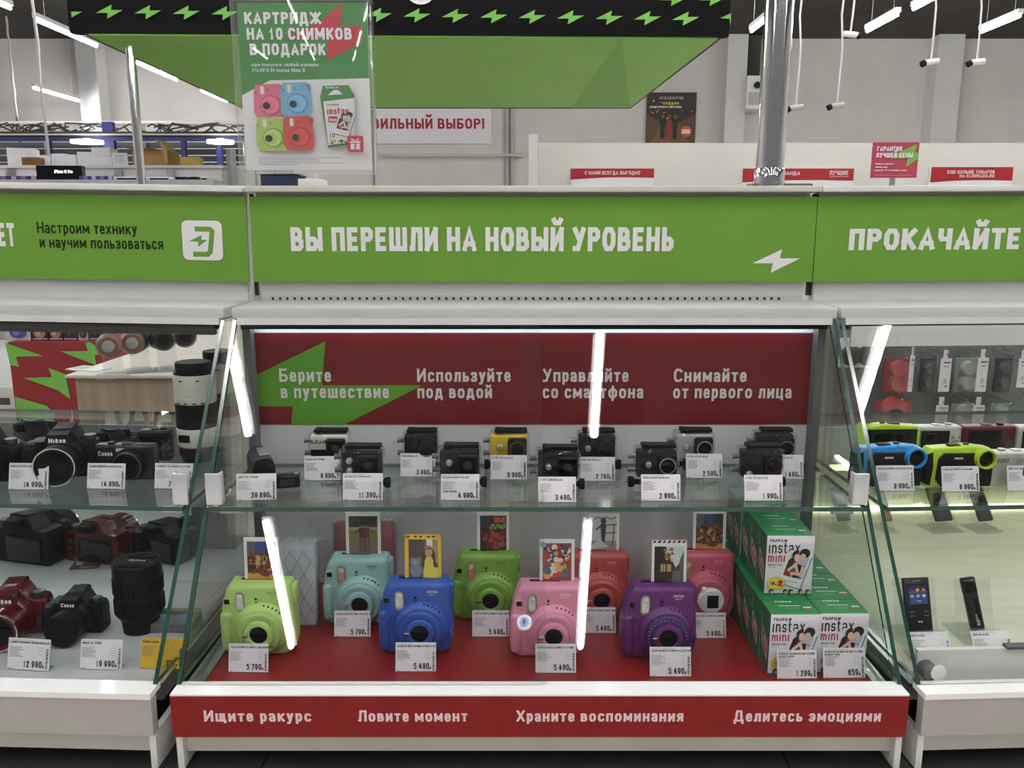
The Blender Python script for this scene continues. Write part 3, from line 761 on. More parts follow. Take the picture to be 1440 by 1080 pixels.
# phone counters with cartons on top
UY = 6.0
zt = at(0, 232.5, UY).z; xa, xb3 = at(-40, 233, UY).x, at(311, 233, UY).x
un = thing('phone_counter', 'long white counter unit carrying the row of cartons', 'counter', Matrix.Translation((0, UY, 0)))
MB().span(xa, xb3, 0, 0.5, 0.1, zt - 0.02).build('counter_body', BOXW, un); MB().span(xa - 0.02, xb3 + 0.02, -0.02, 0.52, zt - 0.02, zt).build('counter_top', WHITE, un); MB().span(xa, xb3, 0.04, 0.5, 0, 0.1).build('kick_plate', BASEB, un)
for x in (17, 168, 241): MB().span(at(x, 240, UY).x - 0.025, at(x, 240, UY).x + 0.025, -0.03, 0, zt - 0.15, zt - 0.03).build('bracket', ALU, un)
def carton(x0, y0, x1, y1, lab, m=BOXW, Y=UY + 0.12, d=0.16, z=None, rz=0, lid=True):
    a = at(x0, y1, Y); b = at(x1, y0, Y); base = zt if z is None else z
    w = b.x - a.x; h = b.z - base
    t = thing('carton', lab, 'box', Matrix.Translation(((a.x + b.x) / 2, Y + d / 2, base)) @ Matrix.Rotation(R(rz), 4, 'Z'), 'cartons on the phone counter')
    MB().span(-w / 2, w / 2, -d / 2, d / 2, 0, h, 0.003).build('carton_body', m, t)
    MB().span(-w / 2 + 0.003, w / 2 - 0.003, -0.012, 0.012, h - 0.0005, h + 0.0012).build('carton_tape', mat('tape', (215, 210, 205), 0.3), t)
    return base + h
carton(8, 208, 40, 233, 'tall white carton at the outer end of the counter', d=0.17, rz=18)
carton(31, 221, 51, 233, 'small brown carton leaning by the tall white carton', mat('dark_carton', (122, 86, 48), 0.8), Y=UY + 0.02, d=0.1)
carton(52, 219, 69, 233, 'low white carton behind the black phone sign post')
carton(73, 216, 90, 233, 'white carton right behind the black phone sign')
carton(92, 217.5, 106, 233, 'narrow white carton, between two bigger ones over the phone sign')
carton(108, 213.5, 125, 233, 'upright white carton beside the stacked pair', rz=8)
zz = carton(128, 220.5, 157, 233, 'wide white carton, lower one of the stacked pair')
carton(128, 207.5, 152, 220.5, 'white carton on top of the wide white one', z=zz, rz=6)
A, a_, b_ = wall_art(159, 215, 178, 232.5, UY + 0.1)
t = thing('paper_card', 'white printed sheet standing beside the open brown box', 'sheet', Matrix.Translation(((a_.x + b_.x) / 2, UY + 0.1, zt)))
MB().span(a_.x - (a_.x + b_.x) / 2, b_.x - (a_.x + b_.x) / 2, 0, 0.012, 0, b_.z - zt).build('sheet_panel', BOXW, t)
for k in range(5): A.rect(162, 218 + k * 2.4, 175, 218.6 + k * 2.4, (150, 150, 155), k == 0)
A.build('sheet_lines', PAPER, t, -0.001, Matrix.Translation((-(a_.x + b_.x) / 2, 0, -zt)))
a = at(186, 233, UY + 0.1); b = at(229, 210, UY + 0.1); w = b.x - a.x; h = b.z - zt
t = thing('open_carton', 'open brown cardboard box with flaps up behind the canopy post', 'box', Matrix.Translation(((a.x + b.x) / 2, UY + 0.25, zt)))
MB().span(-w / 2, w / 2, -0.14, 0.14, 0, h).build('carton_body', CARDB, t)
m = MB(); m.add([(-w / 2, -0.14, h), (w / 2 - 0.02, -0.14, h), (w / 2 - 0.05, -0.2, h + 0.004), (-w / 2 - 0.05, -0.2, h + 0.012)], [[0, 1, 2, 3]]); m.build('front_flap', CARDB, t, smooth=0)
m = MB(); m.add([(w / 2, -0.14, h), (w / 2, 0.1, h), (w / 2 - 0.05, 0.1, h + 0.07), (w / 2 - 0.05, -0.16, h + 0.07)], [[0, 1, 2, 3]]); m.add([(w / 2 + .002, -0.142, 0), (w / 2 + .05, -0.2, 0.02), (w / 2 + .04, -0.18, h), (w / 2 - 0.02, -0.145, h + 0.065)], [[0, 1, 2, 3]]); m.build('side_flap', CARDB, t, smooth=0)
carton(251, 220.5, 277, 233, 'kraft box standing alone at the counter end', mat('kraft', (196, 164, 92), 0.7), rz=12)
# phone shelf right behind the showcase fascia
NY = 5.15
ph = thing('phone_shelf', 'white phone shelf whose top shows just above the showcase cap', 'shelf unit', Matrix.Translation((0, NY, 0)))
zs = at(0, 252.5, NY).z
MB().span(at(-60, 252, NY).x, at(300, 252, NY).x, 0, 0.4, 0.0, zs).build('shelf_body', mat('shelf_grey', (168, 166, 162), 0.5), ph)
A, a_, b_ = wall_art(52, 231, 110, 255, NY + 0.02)
t = thing('phone_sign', 'black sign with lit white lettering behind the showcase cap', 'sign', Matrix.Translation(((a_.x + b_.x) / 2, NY + 0.04, zs)) @ Matrix.Rotation(R(8), 4, 'Z'))
w = b_.x - a_.x
MB().span(-w / 2, w / 2, 0, 0.06, 0, b_.z - zs - 0.006).build('sign_body', GLOSSB, t)
A = Art((52, 255, 110, 231), (-w / 2, a_.z - zs, w / 2, b_.z - zs), 0.0006); A.text('iPhone 11 Pro', 75, 243, 4.4, (255, 255, 255), 98, 0.2)
A.mb(-0.001).build('lit_lettering', glow('sign_white', (225, 245, 255), 1.4), t, smooth=0)
A = None
for x0, x1, cols, lab in ((-5, 51, [(60, 50, 110), (120, 90, 140), (40, 40, 80), (170, 140, 160)], 'dark violet printed strip before the black phone sign'), (112, 158, [(52, 60, 120), (130, 96, 150), (40, 44, 90), (150, 170, 210)], 'blue violet printed strip beyond the black phone sign')):
    A, a_, b_ = wall_art(x0, 247.5, x1, 254, NY + 0.03)
    t = thing('phone_poster', lab, 'poster', Matrix.Translation(((a_.x + b_.x) / 2, NY + 0.03, zs)))
    w = b_.x - a_.x; MB().span(-w / 2, w / 2, 0, 0.01, 0, b_.z - zs).build('strip_board', GLOSSB, t)
    n = 8
    for k in range(n): A.rect(x0 + (x1 - x0) * k / n, 247.5, x0 + (x1 - x0) * (k + 1) / n, 252.4, cols[k % 4], k == 0)
    A.build('strip_print', PAPER, t, -0.001, Matrix.Translation((-(a_.x + b_.x) / 2, 0, -zs)))
for x0, x1, yt, m_, lab in ((160, 200, 248.6, WHITE, 'white demo phone tray nearest the canopy post'), (207, 240, 248.8, BOXW, 'white demo tray between canopy post and black phone'), (246, 278, 248.6, GLOSSB, 'black demo phone lying on the white shelf'), (282, 292, 248.8, WHITE, 'small white gadget beside the black demo phone')):
    a = at(x0, yt, NY + 0.05); b = at(x1, yt, NY + 0.05)
    t = thing('demo_phone', lab, 'demo device', Matrix.Translation(((a.x + b.x) / 2, NY + 0.1, zs)))
    MB().span((a.x - b.x) / 2, (b.x - a.x) / 2, -0.05, 0.05, 0, a.z - zs, 0.002).build('device_body', m_, t)
    MB().span((a.x - b.x) / 2 * 0.8, (b.x - a.x) / 2 * 0.8, -0.051, -0.05, 0.002, (a.z - zs) * 0.6).build('device_screen', GLOSSB, t)
t = thing('white_cabinet', 'row of white cabinet doors behind the poster stand', 'cabinet', Matrix.Translation((0, 7.0, 0)))
a = at(304, 233, 7.0); b = at(360, 233, 7.0)
MB().span(a.x, b.x + 0.3, 0, 0.5, 0, a.z).build('cabinet_body', BOXW, t)
for k in range(4): MB().span(a.x + 0.02 + k * 0.16, a.x + 0.16 + k * 0.16, -0.015, 0, 0.1, a.z - 0.03).build('cabinet_door', WHITE, t)
t = thing('blue_crate', 'dark blue crate seen under the poster stand', 'crate', Matrix.Translation((at(391, 255, 6).x, 6, 0)))
MB().span(-0.125, 0.125, 0, 0.3, 0, at(391, 246, 6).z, 0.005).build('crate_body', mat('crate_blue', (30, 40, 86), 0.5), t); MB().span(-0.13, 0.13, -0.01, 0.31, at(391, 246, 6).z, at(391, 244.5, 6).z).build('crate_rim', BLUE, t)

# ================================================================ behind the left showcase: wood counter, headphones
TY = 2.45
tz = at(90, 528, TY).z
x0 = at(91, 528, TY).x; x1 = at(310, 528, TY).x
tb = thing('wood_counter', 'pale wood demo counter behind the bridge camera showcase', 'counter', Matrix.Translation((0, TY, 0)))
WOOD = mat('pale_wood', (168, 150, 128), 0.5, noise=0.16, scale=6, stretch=(6, 6, 0.5))
MB().span(x0 + 0.02, x1 + 0.5, 0.02, 1.4, 0.0, tz - 0.008).build('counter_body', WOOD, tb)
MB().span(x0, x1 + 0.5, 0, 1.42, tz - 0.008, tz).build('counter_top', mat('pale_wood_top', (214, 204, 190), 0.35, noise=0.08, scale=5, stretch=(1, 6, 1)), tb)
def headphone(px, py, col, lab, r=0.036):
    p = atz(px, py + 45, tz); p = Vector((p.x, p.y, tz))
    t = thing('headphones', lab, 'headphones', Matrix.Translation(p), 'headphones on the wood counter')
    c = at(px, py, p.y) - p
    MB().lathe((0, 0, 0), (0, 0, 0.006), [(0, 0.05), (1, 0.05)], 20).span(-0.03, 0.03, 0.0, 0.004, 0.006, c.z + 0.13).build('clear_stand', CLEAR, t)
    for s, off in ((-1, -0.004), (1, 0.034)):
        dy = 0.0 if s < 0 else 0.07
        e = MB().lathe((c.x + off, c.y - 0.02 + dy, c.z), (c.x + off + 0.012, c.y - 0.052 + dy, c.z), [(0, r), (0.6, r), (1, r * 0.8)], 24).build('ear_cup', mat('cup_%d' % col[0], col, 0.35), t)
        MB().lathe((c.x + off + 0.0121, c.y - 0.0521 + dy, c.z), (c.x + off + 0.0128, c.y - 0.0545 + dy, c.z), [(0, r * 0.5), (1, r * 0.46)], 20).build('cup_badge', SILVER if col[0] > 80 else BLACK, e)
    MB().tube([(c.x + 0.034 * k / 10, c.y - 0.03 + 0.07 * k / 10, c.z + 0.02 + 0.11 * math.sin(math.pi * k / 10) + 0.02) for k in range(11)], 0.008, 8).build('headband', mat('band_dark', (40, 38, 38), 0.5), t)
headphone(160, 484, (116, 88, 70), 'brown headphones with pale ear badge on clear stand')
headphone(198, 477, (30, 30, 32), 'black headphones on clear stand, between brown ones and the post')
headphone(236, 475, (34, 34, 36), 'black headphones standing nearest the grey shop post', 0.036)
p = atz(107, 521, tz)
t = thing('leaflet', 'white leaflet lying on the wood counter', 'leaflet', Matrix.Translation((p.x + 0.03, p.y + 0.02, tz)) @ Matrix.Rotation(R(-20), 4, 'Z'))
MB().span(-0.06, 0.06, -0.035, 0.035, 0, 0.004).build('leaflet_sheet', WHITE, t); MB().span(-0.05, 0.0, -0.02, 0.02, 0.004, 0.0044).build('leaflet_print', GREYL, t)
p = at(262, 490, 3.3)
t = thing('shop_post', 'grey steel post behind the headphones', 'post', Matrix.Translation((p.x, 4.0, 0)))
MB().cyl((0, 0, 0.02), (0, 0, 1.9), 0.022, 14).build('post_tube', mat('post_steel', (130, 130, 128), 0.4, 0.5), t); MB().span(-0.08, 0.08, -0.08, 0.08, 0, 0.02).build('post_foot', BASEB, t)
# red and green stand behind the counter
GY = 4.1
A, a_, b_ = wall_art(30, 481, 152, 640, GY)
t = thing('red_stand', 'red display stand with green bolts behind the wood counter', 'display stand', Matrix.Translation(((a_.x + b_.x) / 2, GY, 0)))
MB().span(a_.x - (a_.x + b_.x) / 2, b_.x - (a_.x + b_.x) / 2, 0, 0.4, 0, b_.z).build('stand_body', mat('stand_red', (142, 30, 38), 0.5), t)
A.rect(30, 481, 152, 640, (142, 30, 38))
A.poly([(27, 481), (35, 485), (72, 500), (38, 501), (41, 515), (30, 512)], BOLT); A.poly([(94, 493.5), (127, 493), (125, 481), (131, 481), (148, 495), (135, 499), (136, 513)], BOLT)
A.poly([(45, 530), (80, 529), (77, 516), (97, 525), (100, 560), (85, 547)], BOLT); A.poly([(32, 556), (70, 569), (80, 580), (60, 640), (33, 600)], BOLT)
A.build('stand_print', PAPER, t, -0.001, Matrix.Translation((-(a_.x + b_.x) / 2, 0, 0)))
zst = b_.z
for k, (xa2, xb2, c1, c2, lab) in enumerate(((8, 43, (190, 186, 186), (84, 80, 150), 'pale box with blue ball picture on the red stand'), (44, 67, (40, 30, 30), (160, 118, 98), 'dark box with a face picture on the red stand'), (68, 88, (36, 28, 30), (156, 112, 94), 'second dark box with a face picture on the red stand'), (89, 108, (58, 36, 60), (40, 34, 44), 'plum box between face picture and pale box'), (109, 124, (172, 168, 172), (50, 44, 54), 'pale box with dark gadget picture on the red stand'), (125, 146, (60, 30, 54), (30, 24, 30), 'plum box at the stand end beside the brown headphones'))):
    q0 = at(xa2, 480, GY + 0.06); q1 = at(xb2, 452, GY + 0.06)
    t = thing('product_box', lab, 'box', Matrix.Translation(((q0.x + q1.x) / 2, GY + 0.06, zst)), 'boxes on the red stand')
    w = q1.x - q0.x; h = q1.z - zst
    MB().span(-w / 2, w / 2, 0, 0.12, 0, h).build('box_body', mat('pbox_%d' % k, c1, 0.4), t)
    A = Art((0, 10, 10, 0), (-w / 2, 0, w / 2, h), 0.0006)
    A.ell(5, 6, 3.2, 3.0, c2); A.ell(4.2, 5.6, 1.2, 1.8, tuple(min(255, v + 40) for v in c2)); A.rect(1, 8.9, 9, 9.4, (200, 196, 196))
    A.build('box_picture', PAPER, t, -0.001)
# white appliances far left
p = at(16, 560, 4.6)
t = thing('white_appliance', 'white sloping appliance display beside the red stand', 'appliance', Matrix.Translation((p.x, 4.6, 0)))
za = at(16, 545, 4.6).z; zb2 = at(16, 495, 4.6).z
m = MB(); o = [(-0.6, za - 0.5, 0.1), (-0.6, za - 0.02, -0.06)]
m.loft([[(-0.7, 0, 0), (0.07, 0, 0), (0.07, 0.5, 0), (-0.7, 0.5, 0)], [(-0.7, 0, za), (0.07, 0, za), (0.07, 0.5, za), (-0.7, 0.5, za)], [(-0.7, 0.14, zb2), (0.03, 0.14, zb2), (0.03, 0.5, zb2), (-0.7, 0.5, zb2)]])
m.build('appliance_body', WHITE, t, smooth=0)
MB().span(-0.2, -0.01, -0.004, 0.0, za - 0.1, za - 0.06).build('control_strip', mat('dark_edge', (70, 70, 74), 0.4), t)

# ================================================================ behind the right showcase: pegboard with packs
PY = 2.5
xa = at(1155, 500, PY).x; xb3 = at(1560, 500, PY).x
pg = thing('pegboard_display', 'dark grey pegboard display behind the tough camera showcase', 'pegboard', Matrix.Translation((0, PY, 0)))
PEG = mat('pegboard_grey', (112, 116, 112), 0.5, noise=0.25, scale=90)
MB().span(xa, xb3, 0, 0.02, 0.02, 1.42).build('pegboard_panel', PEG, pg); MB().span(xa, xb3, -0.3, 0.3, 0, 0.02).build('pegboard_foot', BASEB, pg)
MB().span(xa - 0.03, xa, -0.01, 0.04, 0.02, 1.44).build('pegboard_stile', ALU, pg)
def pack(x0, y0, x1, y1, lab, kind):
    yy = PY - (0.107 if kind == 'price' else 0.065); a = at(x0, y1, yy); b = at(x1, y0, yy); w = b.x - a.x; h = b.z - a.z
    t = thing('hanging_pack', lab, 'package', Matrix.Translation(((a.x + b.x) / 2, PY - 0.06, a.z)), 'packs on the pegboard')
    MB().cyl((0, -0.05, h + 0.012), (0, 0.057, h + 0.012), 0.003, 8).build('peg_hook', CHROME, t)
    if kind == 'price':
        MB().span(-w / 2, w / 2, -0.047, -0.045, 0, h).span(-w * 0.3, w * 0.1, -0.047, -0.045, h, h + 0.025).build('price_card', BOXW, t)
        A = Art((0, 10, 10, 0), (-w / 2, 0, w / 2, h), 0.0003); A.rect(2.5, 1, 9, 1.5, (120, 110, 112)); A.rect(3, 2.2, 8, 2.6, (190, 150, 152), False); A.rect(4, 6, 7, 7.5, (190, 186, 186), False); A.rect(5, 8.2, 8, 8.5, (120, 116, 118), False)
        A.build('price_lines', PAPER, t, -0.0472)
    elif kind == 'earphones':
        MB().span(-w / 2, w / 2, 0.0, 0.012, 0, h).build('backing_card', BOXW, t)
        for s in (-0.22, 0.22): MB().lathe((s * w, 0, h * 0.42), (s * w, -0.012, h * 0.42), [(0, w * 0.28), (0.6, w * 0.28), (1, w * 0.22)], 22).build('pictured_cup', mat('cup_dark', (58, 62, 52), 0.4), t)
    else:
        cols = {'red': (150, 62, 60), 'clear': (150, 152, 150), 'dark': (70, 72, 74)}[kind]
        MB().span(-w / 2, w / 2, 0.0, 0.008, 0, h).build('backing_card', mat('pack_%s' % kind, cols, 0.5), t)
        MB().box((0, -0.014, h * 0.5), (w * 0.86, 0.026, h * 0.9), 0.008).build('blister', CLEAR, t)
        for zc in (0.3, 0.72): MB().lathe((0, 0, h * zc), (0, -0.02, h * zc), [(0, w * 0.34), (1, w * 0.3)], 22).build('coiled_cable', mat('coil_%s' % kind, tuple(min(255, int(v * 1.25)) for v in cols), 0.5), t)
pack(1181, 476, 1237, 517, 'white earphone card with two dark cups beside the glass edge', 'earphones')
pack(1242, 505, 1284, 553, 'red blister pack hanging behind the mirrored lamp', 'red')
pack(1276, 500, 1287, 551, 'white price card hanging on the red blister pack', 'price')
pack(1293, 505, 1318, 552, 'dark blister pack hanging between the red one and coiled cables', 'dark')
pack(1319, 504, 1339, 551, 'white price card over the dark blister pack', 'price')
pack(1342, 504, 1378, 552, 'clear blister pack with two white coils, upper row', 'clear')
pack(1371, 503, 1391, 551, 'white price card over the two white coils', 'price')
pack(1398, 504, 1426, 552, 'dark blister pack at the end of the upper row', 'dark')
pack(1429, 504, 1447, 545, 'white price card cut by the picture edge', 'price')
pack(1229, 563, 1284, 600, 'flat white and red box on a lower hook', 'red')
pack(1314, 570, 1334, 600, 'white price card above the silver compact', 'price')
pack(1338, 569, 1372, 600, 'clear pack with one coil above the red compact', 'clear')
pack(1366, 570, 1385, 600, 'white price card above the red compact', 'price')
pack(1392, 568, 1420, 600, 'clear pack at the end of the lower row', 'clear')

# ================================================================ price tags
def bars(A, x0, y0, n, dy, wmax, col=(120, 118, 120), h=0.9, right=False):
    for k in range(n):
        w = wmax * random.uniform(0.55, 1.0); y = y0 + k * dy
        A.rect((x0 - w) if right else x0, y, x0 if right else x0 + w, y + h, col, k == 0)
def price_tag(x0, x1, yb, M, z, price, name, label, rz=0.0, paper=None, tilt=14, name2=None, saving=False):
    p = spot((x0 + x1) / 2, yb, M, z); w = (x1 - x0) * mpp(M @ p); h = w * (0.67 if z > 1 else 0.70)
    t = thing('price_tag', label, 'price tag', M @ Matrix.Translation(p) @ Matrix.Rotation(R(rz), 4, 'Z'), 'price tags in the showcases')
    T = Matrix.Rotation(R(-tilt), 4, 'X')
    base = paper or (238, 232, 234)
    m = MB(); m.box((0, 0.0004, h / 2 + 0.001), (w, 0.0008, h), 0.0)
    for i, v in enumerate(m.v): m.v[i] = tuple(T @ Vector(v))
    c = m.build('card', mat('tag_card_%d' % base[2], base, 0.28, noise=0.02), t, smooth=0)
    A = Art((0, 72, 100, 0), (-w / 2, 0.001, w / 2, h + 0.001), 0.00009)
    dark = (40, 38, 40)
    bars(A, 4, 3.2, 1, 2, 60, (150, 148, 150), 0.8)
    A.text(name, 4, 11.5, 5.2, dark, None, 0.2, 0.95)
    if name2: A.text(name2, 4, 18.5, 5.2, dark, None, 0.2, 0.95)
    bars(A, 4, 20, 8, 3.1, 36, (128, 126, 128), 1.0)
    bars(A, 86, 20, 4, 6, 16, (170, 168, 170), 0.8, True)
    if saving: A.text('ВАША ВЫГОДА', 7, 50, 4.6, dark, 42, 0.22)
    bars(A, 4, 69, 1, 2, 10, (160, 158, 160), 1.4)
    q, wd = letters(price, 1.0, 0.165, 0.85); hh = 15
    A.text(price, 83 - wd * hh, 66, hh, dark, None, 0.165, 0.85); A.text('р', 84.5, 66, 8, dark, None, 0.22)
    y = 22
    A.l += 1
    while y < 68:
        d = random.uniform(0.8, 3.0); A.rect(91.5, y, 96.5, y + d, dark, False); y += d + random.uniform(0.8, 2.2)
    A.build('card_print', PAPER, c, 0.0, T)
    m = MB(); m.span(-w * 0.48, w * 0.48, -0.0006, 0.016, 0, 0.0012)
    m.build('clear_foot', CLEAR, t)
    m = MB(); m.box((0, 0.0016, h * 0.5 + 0.001), (w * 1.01, 0.0012, h * 0.98))
    for i, v in enumerate(m.v): m.v[i] = tuple(T @ Vector(v))
    m.build('clear_back', CLEAR, t, smooth=0)
    return t

# ================================================================ instant cameras
BODY = [(-0.040, 0.1165), (0.0485, 0.1165), (0.0525, 0.113), (0.0545, 0.095), (0.0565, 0.065), (0.058, 0.038), (0.0572, 0.018), (0.052, 0.006), (0.042, 0.0), (-0.044, 0.0), (-0.053, 0.007), (-0.0575, 0.022), (-0.058, 0.040), (-0.0565, 0.062), (-0.053, 0.084), (-0.0485, 0.100), (-0.045, 0.110)]
def instant_camera(px, py, col, lab, ring=None, selfie=False, rz=0.0, logo=(70, 70, 70), lug=True, flash=(216, 214, 206)):
    p = spot(px, py, MM, FLZ); p.y += 0.020
    t = thing('instant_camera', lab, 'instant camera', MM @ Matrix.Translation(p) @ Matrix.Rotation(R(rz), 4, 'Z'), 'instant cameras on the red floor')
    nm = 'camera_%d_%d_%d' % col
    B = mat(nm, col, 0.38, noise=0.03, scale=40); D = mat(nm + '_ring', ring or tuple(int(v * 0.94) for v in col), 0.4, noise=0.03, scale=40)
    m = MB().prism(BODY, -0.021, 0.021, 0, 0.0075)
    b = m.build('body', B, t, 50)
    MB().box((-0.0475, -0.017, 0.040), (0.0185, 0.016, 0.066), 0.0075, seg=3).build('hand_grip', B, t, 60)
    MB().box((0.0535, 0.004, 0.094), (0.012, 0.024, 0.032), 0.005, seg=3).build('hinge_shoulder', B, t, 60)
    MB().span(-0.027, 0.021, 0.0008, 0.007, 0.1160, 0.1171).build('print_slot', BLACK, t)
    cx, cz = 0.009, 0.0455
    MB().lathe((cx, -0.018, cz), (cx, -0.032, cz), [(0, 0.0445), (0.35, 0.0432), (0.75, 0.0395), (1, 0.0350)], 44).build('lens_mount', B, t, 35)
    r = MB().lathe((cx, -0.030, cz), (cx, -0.0415, cz), [(0, 0.0345), (0.75, 0.0338), (1, 0.0315), (1, 0.0245), (0.85, 0.0240)], 44, caps=False)
    r.lathe((cx, -0.0402, cz), (cx, -0.0400, cz), [(0, 0.0245), (1, 0.0245)], 44)
    rg = r.build('lens_ring', D, t, 35)
    m = MB()
    for k in range(22):
        a = R(-150 + k * 11.6); x = cx + 0.0288 * math.sin(a); z = cz + 0.0288 * math.cos(a)
        m.box((x, -0.0416, z), (0.0014, 0.0004, 0.0006), rot=None)
    m.build('ring_marks', mat('marks_' + nm, (232, 228, 232) if ring else tuple(int(v * 0.78) for v in col), 0.5), rg, smooth=0)
    if selfie:
        w_ = MB().lathe((cx + 0.002, -0.0405, cz - 0.001), (cx + 0.002, -0.0500, cz - 0.001), [(0, 0.0225), (0.7, 0.0225), (1, 0.0195)], 36).box((cx - 0.010, -0.045, cz + 0.019), (0.009, 0.008, 0.010), 0.003)
        w = w_.build('close_up_lens', mat('lens_cap_white', (226, 222, 220), 0.3), t, 40)
        MB().box((cx + 0.004, -0.0497, cz), (0.019, 0.002, 0.022), 0.0).build('close_up_glass', LENSG, w, 40)
    else:
        e = MB().lathe((cx, -0.0398, cz), (cx, -0.0462, cz), [(0, 0.0238), (0.4, 0.0232), (0.9, 0.0215), (1, 0.020), (1, 0.0155)], 40, caps=False)
        e.lathe((cx, -0.0462, cz), (cx, -0.0425, cz), [(0, 0.0157), (1, 0.0132)], 32, caps=False)
        e.build('lens_front', B, t, 35)
        MB().lathe((cx, -0.0415, cz), (cx, -0.0442, cz), [(0, 0.0140), (0.5, 0.0138), (1, 0.010)], 32).build('lens_glass', LENSG, t, 60)
        MB().box((cx - 0.0195, -0.0458, cz + 0.001), (0.0085, 0.003, 0.0065), 0.001).build('selfie_mirror', CHROME, t)
    m = MB()
    for k in range(5):
        a = R(8 + k * 9.5); m.cyl((cx + 0.0405 * math.sin(a), -0.0215, cz + 0.0405 * math.cos(a)), (cx + 0.0405 * math.sin(a), -0.0280, cz + 0.0405 * math.cos(a)), 0.0013, 8)
    m.build('setting_marks', BLACK, t)
    f = MB().prism([(-0.0235 + 0.0072 * math.cos(R(a)), (0.0985 if a < 180 else 0.0805) + 0.0072 * math.sin(R(a))) for a in range(0, 360, 18)], -0.0226, -0.019, 0)
    fr = f.build('flash_frame', mat('flash_frame', (150, 148, 142), 0.3, 0.5), t)
    MB().prism([(-0.0235 + 0.0054 * math.cos(R(a)), (0.0980 if a < 180 else 0.0810) + 0.0054 * math.sin(R(a))) for a in range(0, 360, 18)], -0.0238, -0.0224, 0, 0.0005).build('flash_window', mat('flash_lens_%d' % flash[0], flash, 0.12, 0.55, noise=0.25, scale=160), fr)
    n = MB().box((-0.0435, -0.0200, 0.0865), (0.0125, 0.004, 0.018), 0.003, seg=2).build('viewfinder_bezel', B, t)
    MB().span(-0.0475, -0.0395, -0.0229, -0.019, 0.0865, 0.0940).build('viewfinder_window', LENSG, n)
    MB().lathe((-0.0425, -0.020, 0.0640), (-0.0425, -0.0262, 0.0640), [(0, 0.0068), (0.3, 0.0068), (0.32, 0.0058), (1, 0.0050)], 24).build('shutter_button', D, t)
    sb = MB().box((0.0015, -0.0212, 0.0915), (0.0068, 0.0018, 0.0165), 0.0022).build('sensor_plate', D, t)
    MB().cyl((0.0015, -0.020, 0.0950), (0.0015, -0.0226, 0.0950), 0.0019, 10).cyl((0.0015, -0.020, 0.0878), (0.0015, -0.0226, 0.0878), 0.0019, 10).build('sensor_eyes', BLACK, sb)
    if lug: MB().tube([(0.0525, -0.0195, 0.028), (0.0535, -0.0255, 0.033), (0.0548, -0.0255, 0.037), (0.0555, -0.018, 0.041)], 0.0021, 8).build('strap_lug', B, t)
    A = Art((0, 10, 20, 0), (0.019, 0.098, 0.038, 0.1075), 0.0001)
    A.text('instax', 0, 5.5, 5.5, logo, 17, 0.15); A.text('mini 9', 3.5, 9.5, 2.6, logo, 13, 0.14)
    A.build('logo_lettering', PAPER, t, -0.0212)
    return t, p
def photo_print(px0, px1, pyt, cam, painter, lab, frame=(226, 222, 220), top=None, lean=5):
    """an instant photo standing in the slot of a camera"""
    t0, p = cam; q = MM @ (p + Vector((0, 0.002, 0.118))); w = (px1 - px0) * mpp(q)
    x = spot((px0 + px1) / 2, (pyt + 55), MM, FLZ + 0.118); hgt = w * 1.22
    t = thing('photo_print', lab, 'photo', MM @ Matrix.Translation((x.x * 0 + ((MM.inverted() @ at((px0 + px1) / 2, pyt + 30, (q.y))).x), p.y + 0.002, p.z + 0.1174)), 'photos standing in the cameras')
    T = Matrix.Rotation(R(-lean), 4, 'X')
    m = MB().box((0, 0, hgt / 2), (w, 0.0009, hgt))
    for i, v in enumerate(m.v): m.v[i] = tuple(T @ Vector(v))
    c = m.build('photo_card', mat('photo_frame_%d' % frame[2], frame, 0.35, noise=0.01), t, smooth=0)
    A = Art((0, 122, 100, 0), (-w / 2, 0, w / 2, hgt), 0.00006)
    if top: top(A)
    painter(A); A.build('picture', PHOTO, c, -0.0005, T)
    return t
def pic_pasta(A):
    A.rect(9, 12, 91, 122, (70, 62, 70)); A.rect(36, 12, 62, 44, (56, 70, 130)); A.poly([(9, 12), (36, 12), (30, 48), (9, 52)], (96, 92, 100)); A.poly([(70, 12), (91, 12), (91, 60), (76, 40)], (52, 46, 44))
    A.line([(66, 44), (80, 14)], 2, (40, 40, 50)); A.ell(50, 74, 41, 30, (112, 62, 44)); A.blobs(10, 46, 90, 102, 70, [(176, 140, 84), (140, 80, 50), (92, 42, 32), (186, 156, 110), (72, 38, 30), (60, 34, 28)], 2.5, 6.5)
    A.rect(9, 104, 91, 122, (206, 142, 68)); A.poly([(40, 104), (80, 104), (66, 116), (48, 112)], (110, 56, 36)); A.blobs(20, 94, 84, 110, 16, [(96, 48, 34), (130, 70, 44)], 3, 6)
def pic_kids(A):
    A.rect(9, 12, 91, 122, (126, 110, 92)); A.rect(9, 12, 91, 44, (62, 58, 50)); A.rect(9, 44, 91, 52, (150, 146, 140)); A.rect(9, 52, 91, 78, (128, 118, 56)); A.blobs(9, 14, 91, 44, 24, [(52, 50, 42), (78, 74, 58)], 3, 8)
    for x, c in ((46, (70, 56, 70)), (60, (110, 56, 60))):
        A.poly([(x - 8, 46), (x + 8, 46), (x + 7, 76), (x - 7, 76)], c); A.line([(x - 6, 50), (x - 19, 62)], 4, c); A.line([(x + 6, 50), (x + 19, 60)], 4, c)
        A.line([(x - 4, 76), (x - 4, 108)], 5, (112, 76, 64)); A.line([(x + 4, 76), (x + 6, 106)], 5, (120, 80, 66)); A.ell(x, 36, 6.5, 8, (118, 84, 70)); A.ell(x, 32, 7, 6, (56, 38, 34))
    A.ell(52, 114, 16, 4, (96, 92, 90))
